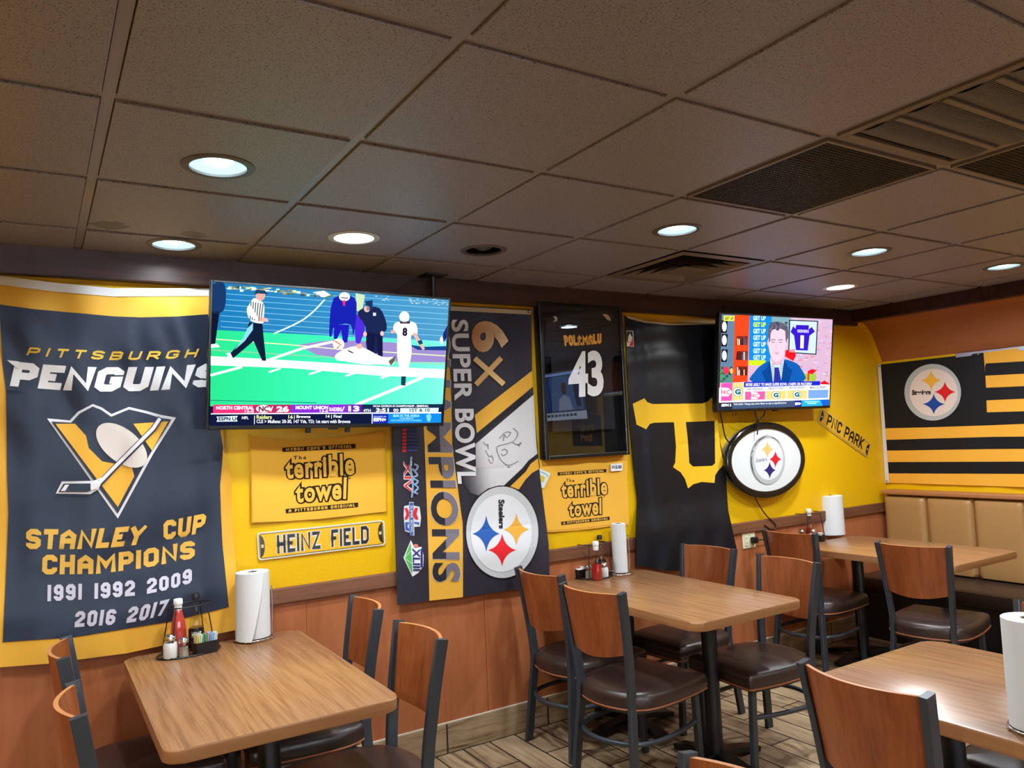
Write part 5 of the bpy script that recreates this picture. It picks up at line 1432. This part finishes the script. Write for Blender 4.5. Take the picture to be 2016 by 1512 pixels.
# mounts and leads
M_CABLE = mat('black_cable', (16, 15, 17), 0.5)
def mount(Mx, c, label, dx, drop):
    t = thing('television_mount', label, 'mount', (c[0], 0, c[2]))
    x, y, z = c
    Y = lambda v: v
    bm = BM(); bx(bm, -0.30, 0.30, -0.022, -0.005, -0.12, 0.06, 0.003); mkobj('wall_plate', bm, M_BLK, t)
    for s in (-1, 1):
        bm = BM()
        p1 = Mx @ Vector((s * dx, 0.088, 0.22)); p2 = Mx @ Vector((s * dx, 0.088, -drop))
        o = Vector((c[0], 0, c[2]))
        bar(bm, [p1 - o, p2 - o], 0.024, 0.012, (1, 0, 0)); rail = mkobj('rail', bm, M_BLK, t)
        bm = BM(); m_ = Mx @ Vector((s * dx, 0.09, 0.0)) - o; bar(bm, [m_, (m_.x, -0.02, m_.z)], 0.016, 0.05, (1, 0, 0)); mkobj('arm', bm, M_BLK, rail)
    return t
mount(M1, (1.181, -0.219, 1.981), 'black bracket behind the big television, its two rail ends showing below', 0.095, 0.357)
mount(M2, (4.286, -0.177, 2.006), 'black bracket behind the smaller television', 0.1, 0.28)
def cable(name, label, pts, r=0.0035, m=None, smooth=8):
    bm = BM(); tube(bm, catmull([tuple(p) for p in pts], smooth), r, 6); o = mkobj(name, bm, m or M_CABLE, None, 60)
    return tag(o, label, 'cable')
w = lambda x, y, d: at_y(x, y, -d)
# pole and leads above the big set
t = thing('ceiling_pole', 'dark steel pole from the ceiling down behind the big television', 'pole', (w(852, 548, .09).x, -0.09, ZC))
bm = BM(); tube(bm, [(0, 0, -0.001), (0, 0, -0.25)], 0.012, 12); mkobj('tube', bm, M_BLK, t, 40)
bm = BM(); bx(bm, -0.06, 0.06, -0.06, 0.06, -0.008, 0, 0.002); mkobj('flange', bm, M_BLK, t)
cable('television_cable', 'black lead sagging from the ceiling edge behind the big television', [w(905, 549, .05), w(850, 547, .055), w(800, 560, .06), w(765, 592, .075)], 0.004)
cable('television_cable', 'black lead running along the crown board above the sideways flag', [w(860, 546, .052), w(905, 549, .052), w(925, 553, .052)], 0.005)
# leads under the smaller set, down to the oval sign and the outlet
cable('television_cable', 'long black lead from the smaller television to left rim of the oval sign', [w(1416, 800, .10), w(1420, 822, .06), w(1428, 860, .04), w(1440, 876, .03), w(1452, 900, .03)], 0.0045)
cable('television_cable', 'twisted black leads dangling in front of the oval sign', [w(1487, 806, .16), w(1488, 820, .13), w(1493, 830, .105), w(1492, 842, .095), w(1491, 856, .092)], 0.005)
cable('television_cable', 'short black loop of lead above the oval sign', [w(1506, 806, .16), w(1504, 818, .13), w(1494, 826, .105), w(1488, 834, .098)], 0.004)
cable('television_cable', 'tiny wire loop under left part of the smaller television', [w(1442, 808, .15), w(1443, 818, .13), w(1446, 820, .13), w(1449, 817, .13), w(1449, 808, .15)], 0.0025)
# outlet
c0 = at_y(1472, 1063.5, 0)
t = thing('wall_outlet', 'cream power outlet on the wainscot below the oval sign', 'outlet', (c0.x, -0.006, c0.z))
bm = BM(); bx(bm, -0.062, 0.062, -0.006, 0, -0.052, 0.052, 0.003); mkobj('cover_plate', bm, mat('cream_plastic', (226, 222, 192), 0.4), t)
for sx in (-0.028, 0.030):
    bm = BM(); bx(bm, sx - 0.017, sx + 0.017, -0.009, -0.0055, -0.034, 0.034, 0.002); s = mkobj('socket', bm, mat('cream_plastic', (226, 222, 192), 0.4), t)
    bm = BM()
    for zz in (0.016, -0.016):
        for dx in (-0.006, 0.006): bx(bm, sx + dx - 0.0012, sx + dx + 0.0012, -0.0096, -0.0088, zz - 0.005, zz + 0.005)
    mkobj('slots', bm, M_DARK, s)
t = thing('power_plug', 'black plug in the outlet with lead running right behind the chair', 'plug', (c0.x + 0.03, -0.015, c0.z))
bm = BM(); bx(bm, -0.022, 0.022, -0.034, 0, -0.02, 0.02, 0.005); mkobj('plug_body', bm, M_CABLE, t)
bm = BM(); e1 = w(1530, 1062, .04) - t.location; tube(bm, catmull([(0.018, -0.025, 0), (0.09, -0.03, -0.004), tuple(e1)], 6), 0.004, 6); mkobj('lead', bm, M_CABLE, t, 60)
cable('sign_cable', 'brown lead hanging from the oval sign down to the chair rail', [w(1486, 978, .05), w(1492, 990, .03), w(1508, 1014, .03), w(1525, 1030, .03), w(1527, 1040, .03), w(1518, 1042, .03), w(1505, 1034, .028)], 0.004, mat('brown_cable', (56, 30, 26), 0.5))

# ------------------------------------------------------------------ things on the tables
M_WIRE = mat('black_wire', (20, 18, 18), 0.4)
M_CHROME = mat('chrome', (210, 212, 214), 0.15, metal=1.0)
M_PAPER = mat('paper_towel', (216, 222, 226), 0.85, spec=0.2)
nt, N, L, b = nodes_of(M_PAPER); mp = coords(nt); n1 = noise(nt, mp, 160, 2); bump(nt, n1.outputs[0], 0.2, 0.002, b)
def clear(name, ior=1.5, tint=(0.95, 0.96, 0.95)):
    m = bpy.data.materials.new(name); m.use_nodes = True; nt = m.node_tree; nt.nodes.clear()
    oo = nt.nodes.new('ShaderNodeOutputMaterial'); ms = nt.nodes.new('ShaderNodeMixShader'); tr = nt.nodes.new('ShaderNodeBsdfTransparent'); gl = nt.nodes.new('ShaderNodeBsdfGlossy'); fr = front_fresnel(nt, ior)
    tr.inputs[0].default_value = (*tint, 1); gl.inputs['Roughness'].default_value = 0.04
    nt.links.new(fr.outputs[0], ms.inputs[0]); nt.links.new(tr.outputs[0], ms.inputs[1]); nt.links.new(gl.outputs[0], ms.inputs[2]); nt.links.new(ms.outputs[0], oo.inputs[0])
    return m
M_GLASS = clear('clear_glass')
M_KETCH = mat('ketchup', (168, 26, 22), 0.16, spec=0.5, coat=0.6, coat_rough=0.05)
M_SMEAR = mat('ketchup_smear', (186, 60, 54), 0.14, coat=0.8, coat_rough=0.04)
M_SAUCE = mat('dark_sauce', (30, 14, 10), 0.15, coat=0.6, coat_rough=0.05)
M_WHITE = mat('white_plastic', (228, 232, 234), 0.4)
M_SALT = mat('salt', (232, 236, 238), 0.8)
M_PEPPER = mat('pepper', (150, 140, 124), 0.9)
M_BPLAS = mat('black_tub', (18, 17, 18), 0.35)
M_LABEL = mat('dark_label', (22, 18, 16), 0.5)

def put(px, py): 
    p = at_z(px, py, ZT); return (p.x, p.y, ZT)

def caddy(loc, rx, ry, rot, tr, h, label):
    t = thing('condiment_caddy', label, 'caddy', loc, rot, 'wire condiment caddies')
    E = lambda k, a, b, z: (a * math.cos(k), b * math.sin(k), z)
    bm = BM(); tube(bm, [E(2 * PI * k / 40, rx, ry, 0.0035) for k in range(40)], 0.0035, 8, True); mkobj('base_ring', bm, M_WIRE, t, 60)
    bm = BM(); tube(bm, [E(2 * PI * k / 36, rx * tr, ry * tr, h) for k in range(36)], 0.0027, 8, True); mkobj('top_ring', bm, M_WIRE, t, 60)
    for k in (0.25, 0.75, 1.25, 1.75):
        bm = BM(); tube(bm, [E(k * PI, rx, ry, 0.0035), E(k * PI, rx * tr, ry * tr, h)], 0.0027, 8); mkobj('upright', bm, M_WIRE, t, 60)
    bm = BM()
    for s in (-.4, 0, .4): tube(bm, [(-rx * (1 - s * s) ** .5, ry * s, 0.0025), (rx * (1 - s * s) ** .5, ry * s, 0.0025)], 0.002, 6)
    mkobj('floor_wires', bm, M_WIRE, t, 60)
    return t
def ketchup(loc, label, full=True, fill=0.09):
    t = thing('ketchup_bottle', label, 'bottle', loc, 0, 'ketchup bottles'); k = 1.0
    body = [(0.0, 0.001), (0.027, 0.001), (0.03, 0.006), (0.031, 0.06), (0.03, 0.10), (0.024, 0.135), (0.0165, 0.165), (0.0145, 0.185)]
    bm = BM(); lathe(bm, body + [(0.0145, 0.19), (0, 0.19)], 24); g = mkobj('bottle_glass', bm, M_SMEAR if full else M_GLASS, t, 50)
    if not full:
        bm = BM(); lathe(bm, [(0, 0.003), (0.026, 0.003), (0.0285, 0.008), (0.0295, 0.06), (0.0288, fill), (0, fill)], 24); mkobj('ketchup_fill', bm, M_KETCH, g, 50)
    bm = BM(); lathe(bm, [(0.0158, 0.168), (0.0158, 0.193)], 20); mkobj('neck_label', bm, M_WHITE, t, 50)
    bm = BM(); lathe(bm, [(0.0, 0.1935), (0.018, 0.1935), (0.0185, 0.196), (0.018, 0.214), (0.015, 0.217), (0, 0.218)], 24); mkobj('cap', bm, M_WHITE, t, 50)
    return t
def sauce(loc, label, txt=None):
    t = thing('sauce_bottle', label, 'bottle', loc, 0, 'dark sauce bottles')
    body = [(0.0, 0.001), (0.026, 0.001), (0.029, 0.005), (0.030, 0.08), (0.027, 0.115), (0.018, 0.15), (0.013, 0.175), (0.012, 0.205), (0, 0.206)]
    bm = BM(); lathe(bm, body, 24); g = mkobj('bottle_glass', bm, M_GLASS, t, 50)
    bm = BM(); lathe(bm, [(0, 0.003), (0.0255, 0.003), (0.0285, 0.008), (0.0290, 0.082), (0.0285, 0.092), (0, 0.092)], 24); mkobj('sauce_fill', bm, M_SAUCE, g, 50)
    bm = BM(); lathe(bm, [(0.0308, 0.03), (0.0308, 0.085)], 24); lb = mkobj('label', bm, M_LABEL, t, 50)
    if txt:
        an = math.atan2(CAM.y - loc[1], CAM.x - loc[0]) + 0.05
        bm = BM()
        for p in font_tris(txt, 0.02):
            vs = []
            for u, v in p:
                th = an + (u - 0.5) * 1.25; vs.append(bm.verts.new((0.0316 * math.cos(th), 0.0316 * math.sin(th), 0.055 + 0.022 * v)))
            try: bm.faces.new(vs)
            except ValueError: pass
        mkobj('lettering', bm, M_WHITE, lb)
    bm = BM(); lathe(bm, [(0, 0.2065), (0.0145, 0.2065), (0.015, 0.209), (0.0145, 0.229), (0.013, 0.231), (0, 0.231)], 20); mkobj('cap', bm, M_BLK, t, 50)
    return t
def shaker(loc, label, pepper=False):
    t = thing('pepper_shaker' if pepper else 'salt_shaker', label, 'shaker', loc, 0, 'pepper shakers' if pepper else 'salt shakers')
    if pepper:
        bm = BM(); lathe(bm, [(0, 0.001), (0.019, 0.001), (0.0205, 0.006), (0.018, 0.03), (0.0195, 0.052), (0.0185, 0.058), (0, 0.059)], 10); g = mkobj('jar', bm, M_GLASS, t)
        bm = BM(); lathe(bm, [(0, 0.003), (0.0185, 0.004), (0.0165, 0.03), (0.017, 0.042), (0, 0.042)], 10); mkobj('ground_pepper', bm, M_PEPPER, g)
    else:
        bm = BM(); lathe(bm, [(0, 0.001), (0.023, 0.001), (0.025, 0.006), (0.0255, 0.045), (0.022, 0.06), (0.0185, 0.066), (0, 0.067)], 24); g = mkobj('jar', bm, M_GLASS, t, 50)
        bm = BM(); lathe(bm, [(0, 0.003), (0.0225, 0.003), (0.0242, 0.008), (0.0244, 0.045), (0.0215, 0.057), (0, 0.057)], 24); mkobj('salt_fill', bm, M_SALT, g, 50)
    z = 0.059 if pepper else 0.066
    bm = BM(); lathe(bm, [(0.0, z + .0005), (0.0195, z + .0005), (0.02, z + 0.003), (0.019, z + 0.013), (0.013, z + 0.020), (0, z + 0.022)], 24); mkobj('lid', bm, M_CHROME, t, 50)
    return t
PCOL = {'white': (232, 236, 240), 'blue': (150, 196, 232), 'green': (96, 176, 120), 'pink': (232, 170, 186), 'yellow': (222, 214, 140)}
def packet(loc, rz, tilt, colour, label):
    m = mat('packet_' + colour, PCOL[colour], 0.55)
    bm = BM(); box(bm, (0, 0, 0.032), (0.003, 0.04, 0.062), None, 0.001)
    o = mkobj('sweetener_packet', bm, m); o.location = loc; o.rotation_euler = (0, tilt, rz)
    return tag(o, label, 'packet', 'sweetener packets')
def tub(loc, rz, lx, ly, h, label):
    bm = BM()
    o1 = rrect(-lx / 2, lx / 2, -ly / 2, ly / 2, 0.012, 4); n = len(o1)
    def ring(k, z): return [bm.verts.new((x * k, y * k, z)) for x, y in o1]
    R = [ring(0.86, 0.001), ring(1.0, h), ring(0.94, h), ring(0.82, 0.005)]
    for A, B in zip(R, R[1:]):
        for q in range(n): bm.faces.new((A[q], A[(q + 1) % n], B[(q + 1) % n], B[q]))
    bm.faces.new(R[0][::-1]); bm.faces.new(R[-1])
    o = mkobj('packet_holder', bm, M_BPLAS, None, 40); o.location = loc; o.rotation_euler = (0, 0, rz)
    return tag(o, label, 'holder')
def holder(loc, rz, label, arm=True, R=0.075, h=0.30):
    t = thing('towel_holder', label, 'paper towel holder', loc, rz, 'chrome towel holders')
    bm = BM(); tube(bm, [(R * math.cos(2 * PI * k / 40), R * math.sin(2 * PI * k / 40), 0.0085) for k in range(40)], 0.003, 8, True)
    for k in range(2): tube(bm, [(-R * (1 - k), -R * k, 0.0085), (R * (1 - k), R * k, 0.0085)], 0.0028, 8)
    mkobj('base_ring', bm, M_CHROME, t, 60)
    for k in range(4):
        a = PI / 4 + k * PI / 2
        bm = BM(); bmesh.ops.create_uvsphere(bm, u_segments=14, v_segments=10, radius=0.0055, matrix=Matrix.Translation((R * math.cos(a), R * math.sin(a), 0.0055))); mkobj('foot_ball', bm, M_CHROME, t, 60)
    bm = BM(); tube(bm, [(0, 0, 0.0085), (0, 0, h)], 0.0035, 8); mkobj('centre_rod', bm, M_CHROME, t, 60)
    if arm:
        bm = BM(); tube(bm, catmull([(R, 0, 0.0085), (R + 0.003, 0, 0.10), (R + 0.003, 0, 0.20), (R - 0.002, 0, 0.215), (R - 0.012, 0, 0.205)], 5), 0.0028, 8); mkobj('tension_arm', bm, M_CHROME, t, 60)
    return t
def roll(loc, r, h, label, flap=None, lean=(0, 0)):
    t = thing('paper_towel_roll', label, 'paper towels', (loc[0], loc[1], loc[2] + 0.0125), 0, 'paper towel rolls')
    bm = BM(); lathe(bm, [(0.021, 0.0), (r - 0.001, 0.0), (r, 0.001), (r, h - 0.001), (r - 0.001, h), (0.021, h), (0.021, 0.0)], 48); mkobj('roll_body', bm, M_PAPER, t, 40)
    bm = BM(); lathe(bm, [(0.0205, 0.001), (0.0205, h - 0.0005), (0.0185, h - 0.0005), (0.0185, 0.001)], 24); mkobj('cardboard_core', bm, mat('cardboard', (140, 118, 92), 0.8), t, 40)
    if flap:      # loose last sheet: starts on the roll at angle a0 and swings free towards a1
        a0, a1, flare, drop, zt = flap
        bm = BM(); G = []
        n, m_ = 18, 10
        for i in range(n + 1):
            row = []
            for j in range(m_ + 1):
                u, v = i / n, j / m_
                z = zt + (-drop - zt) * v
                end = a1 + (0 if v == 0 else 0)
                ang = a0 + (a1 - a0) * u * (1.40 - 0.40 * v)
                rr = r + 0.0012 + flare * (u ** 1.2) * (0.12 + 0.88 * v)
                row.append(bm.verts.new((rr * math.cos(ang), rr * math.sin(ang), z)))
            G.append(row)
        for i in range(n):
            for j in range(m_): bm.faces.new((G[i][j], G[i + 1][j], G[i + 1][j + 1], G[i][j + 1]))
        mkobj('loose_sheet', bm, M_PAPER, t, 60)
    return t

# left table
LC = Vector(put(372, 1285)); rotL = math.radians(10)
caddy((LC.x, LC.y, ZT), 0.125, 0.082, rotL, 0.70, 0.195, 'black wire caddy on the left table, full of condiments')
ketchup(put(352, 1283), 'red smeared full ketchup bottle with white cap in the left caddy')
sauce(put(387, 1278), 'clear sauce bottle with dark label and black cap in the left caddy', 'HEINZ')
sh = shaker(put(336, 1297), 'white salt shaker in the left caddy'); sh.scale = (1.12, 1.12, 1.12); shaker(put(362, 1294), 'grey pepper shaker in the left caddy', True)
hp = Vector(put(405, 1285)); tub(hp, rotL, 0.105, 0.055, 0.05, 'black tub of sweetener packets in the left caddy')
plist = [('yellow', -0.042), ('yellow', -0.034), ('white', -0.026), ('green', -0.017), ('green', -0.008), ('pink', 0.002), ('blue', 0.012), ('blue', 0.02), ('white', 0.03), ('white', 0.039)]
desc = ['yellow sweetener packet at left end of the black tub', 'second yellow sweetener packet from the left in the black tub', 'white packet between yellow and green ones in the black tub', 'green packet beside the white one in the black tub', 'green packet beside the pink one in the black tub', 'single pink packet in the black tub', 'blue packet beside the pink one in the black tub', 'second blue packet, beside the white ones, in the black tub', 'white packet beside the blue ones in the black tub', 'white packet at right end of the black tub']
for (c, dx), d_ in zip(plist, desc):
    packet((hp.x + dx * math.cos(rotL), hp.y + dx * math.sin(rotL), ZT + 0.014 + 0.006 * random.random()), rotL + random.uniform(-.1, .1), random.uniform(-.05, .1), c, d_)
rl = Vector(put(500, 1258)); holder((rl.x, rl.y, ZT), math.radians(8), 'chrome towel holder on the left table', True, 0.082)
roll((rl.x, rl.y, ZT), 0.070, 0.278, 'fat paper towel roll with a loose hanging sheet on the left table', (math.radians(-215), math.radians(-108), 0.026, 0.004, 0.272))

# middle table
mc = Vector(put(1169, 1135)); caddy((mc.x, mc.y, ZT), 0.118, 0.095, 0.0, 0.74, 0.19, 'black wire caddy on the middle table')
ketchup(put(1176, 1142), 'half empty ketchup bottle with white cap on the middle table', False, 0.088)
sauce(put(1184, 1132), 'dark sauce bottle behind the ketchup on the middle table')
shaker(put(1159, 1139), 'pepper shaker left of the ketchup on the middle table', True); shaker(put(1190, 1137), 'salt shaker right of the ketchup on the middle table')
jp = Vector(put(1140, 1137)); tub(jp, 0.1, 0.075, 0.075, 0.05, 'black tub holding white creamer cups on the middle table')
def creamer(loc, label, rx=0.0):
    bm = BM(); lathe(bm, [(0, 0.0), (0.012, 0.0), (0.0165, 0.018), (0.0185, 0.0185), (0.0185, 0.0195), (0, 0.020)], 18)
    o = mkobj('creamer_cup', bm, M_WHITE, None, 50); o.location = loc; o.rotation_euler = (rx, rx * .4, 0); tag(o, label, 'creamer', 'creamer cups')
for (dx, dy, dz, rx, lb) in ((-0.014, -0.014, 0.034, 0.25, 'creamer cup at front left of the tub on the middle table'), (0.016, -0.010, 0.038, -0.3, 'creamer cup at front right of the tub on the middle table'), (0.0, 0.018, 0.036, 0.2, 'creamer cup at the back of the tub on the middle table'), (0.012, 0.008, 0.056, 0.7, 'creamer cup lying on top of the others on the middle table')):
    creamer((jp.x + dx, jp.y + dy, ZT + dz), lb, rx)
rm = Vector(put(1222, 1130)); holder((rm.x, rm.y, ZT), math.radians(5), 'chrome towel holder on the middle table', True, 0.075)
roll((rm.x, rm.y, ZT), 0.043, 0.28, 'slim paper towel roll on the middle table in front of yellow towel')

# far table
fc = Vector(put(1592, 1062)); caddy((fc.x, fc.y, ZT), 0.13, 0.10, 0.0, 0.78, 0.19, 'black wire caddy on the far table, half hidden by a chair back')
sauce(put(1588, 1060), 'dark sauce bottle with black cap in the far caddy'); ketchup(put(1596, 1062), 'ketchup bottle behind the black cup in the far caddy', False, 0.08)
shaker(put(1580, 1064), 'pepper shaker at left of the far caddy', True); shaker(put(1602, 1066), 'salt shaker beside the black cup in the far caddy')
bp = Vector(put(1616, 1066)); tub(bp, 0.0, 0.05, 0.05, 0.045, 'small black cup with pale top in the far caddy')
creamer((bp.x, bp.y, ZT + 0.04), 'pale creamer cup standing in the small black cup on the far table')
rf = Vector(put(1639, 1053)); holder((rf.x, rf.y, ZT), 0.6, 'towel holder on the far table hidden under its roll', False, 0.07)
roll((rf.x, rf.y, ZT), 0.086, 0.275, 'paper towel roll on the far table in the corner', (math.radians(-40), math.radians(-190), 0.02, 0.004, 0.262))

# right table
rr_ = Vector(put(2046, 1440)); holder((rr_.x, rr_.y, ZT), 0.0, 'towel holder at the picture edge on the right table', False, 0.07)
roll((rr_.x, rr_.y, ZT), 0.066, 0.28, 'large paper towel roll cut by the right picture edge')

# ------------------------------------------------------------------ on the right wall behind the viewer (mirrored in the jersey glass)
M_SCR2 = screen_mat('side_screen_picture', 5.0)
def rbox(bm, y0, y1, z0, z1, x0, x1, mi=0): bx(bm, x0, x1, y0, y1, z0, z1, 0, mi)
t = thing('television', 'television on the right wall behind the viewer, mirrored in the jersey glass', 'television', (XR - 0.16, -4.27, 2.06), 0)
t.rotation_euler = (0, -0.10, 0)
bm = BM(); bx(bm, -0.02, 0.05, -0.55, 0.55, -0.31, 0.31, 0.006); mkobj('back_shell', bm, M_BEZ, t)
a = Art()
a.rect(0, 0, 110, 62, (30, 44, 74), 0); a.rect(0, 0, 110, 5, (120, 150, 210), 1); a.rect(4, 6, 70, 50, (54, 84, 130), 1); a.rect(72, 6, 106, 50, (40, 60, 110), 1); a.poly(ellipse(40, 22, 6, 8, 16), (60, 40, 40), 2); a.poly([(26, 50), (30, 34), (40, 30), (52, 35), (56, 50)], (120, 130, 160), 2); a.rect(0, 52, 110, 62, (150, 160, 180), 1)
a.poly([(10, 14), (22, 10), (18, 46), (8, 46)], (20, 30, 60), 2)
for k in range(9): a.rect(20 + k * 8, 54.5, 26 + k * 8, 57.5, (40, 50, 70), 2)
a.build('screen', lambda px, py, lv: Vector((-0.0215 - 0.0004 * lv, 0.54 - px * 0.01 + 0.01, 0.30 - py * 0.0097)), M_SCR2, t)
bm = BM(); bx(bm, 0.05, 0.15, -0.1, 0.1, -0.1, 0.1, 0.004); mkobj('bracket', bm, M_BLK, t)
bm = BM(); bx(bm, XR - 0.012, XR - 0.002, -4.23, -3.66, 1.43, 1.79, 0.003); tw = mkobj('rally_towel', bm, mat('black_terry', (20, 19, 20), 0.95)); tag(tw, 'black terry towel on the right wall behind the viewer, mirrored in the glass', 'towel')
bm = BM()
for txt, z0, z1, y0, y1 in (('terrible', 1.60, 1.72, -3.78, -4.12), ('towel', 1.48, 1.59, -3.82, -4.06)):
    for p in font_tris(txt, 0.05):
        vs = [bm.verts.new((XR - 0.0125, y0 + (y1 - y0) * u, z0 + (z1 - z0) * v)) for u, v in p]
        try: bm.faces.new(vs)
        except ValueError: pass
mkobj('print', bm, mat('gold_ink', (190, 140, 50), 0.8), tw)
bm = BM(); bx(bm, XR - 0.010, XR - 0.002, -3.60, -3.12, 1.2, 2.0, 0.003); tag(mkobj('banner', bm, mat('black_cloth', (22, 22, 26), 0.8)), 'black cloth banner on the right wall behind the viewer', 'banner')
bm = BM(); bx(bm, XR - 0.02, XR - 0.001, YF, -3.06, Z_RAIL0, Z_RAIL1, 0.005); struct('trim_10', bm, M_RAIL)
bm = BM(); bx(bm, XR - 0.014, XR - 0.0005, YF, -3.06, 0, Z_BASE - 0.001); struct('baseboard_right', bm, M_BASE)
bm = BM(); bx(bm, XR - 0.006, XR - 0.0005, YF, -3.06, Z_BASE, Z_RAIL0 - 0.001); struct('trim_11', bm, M_LAM)
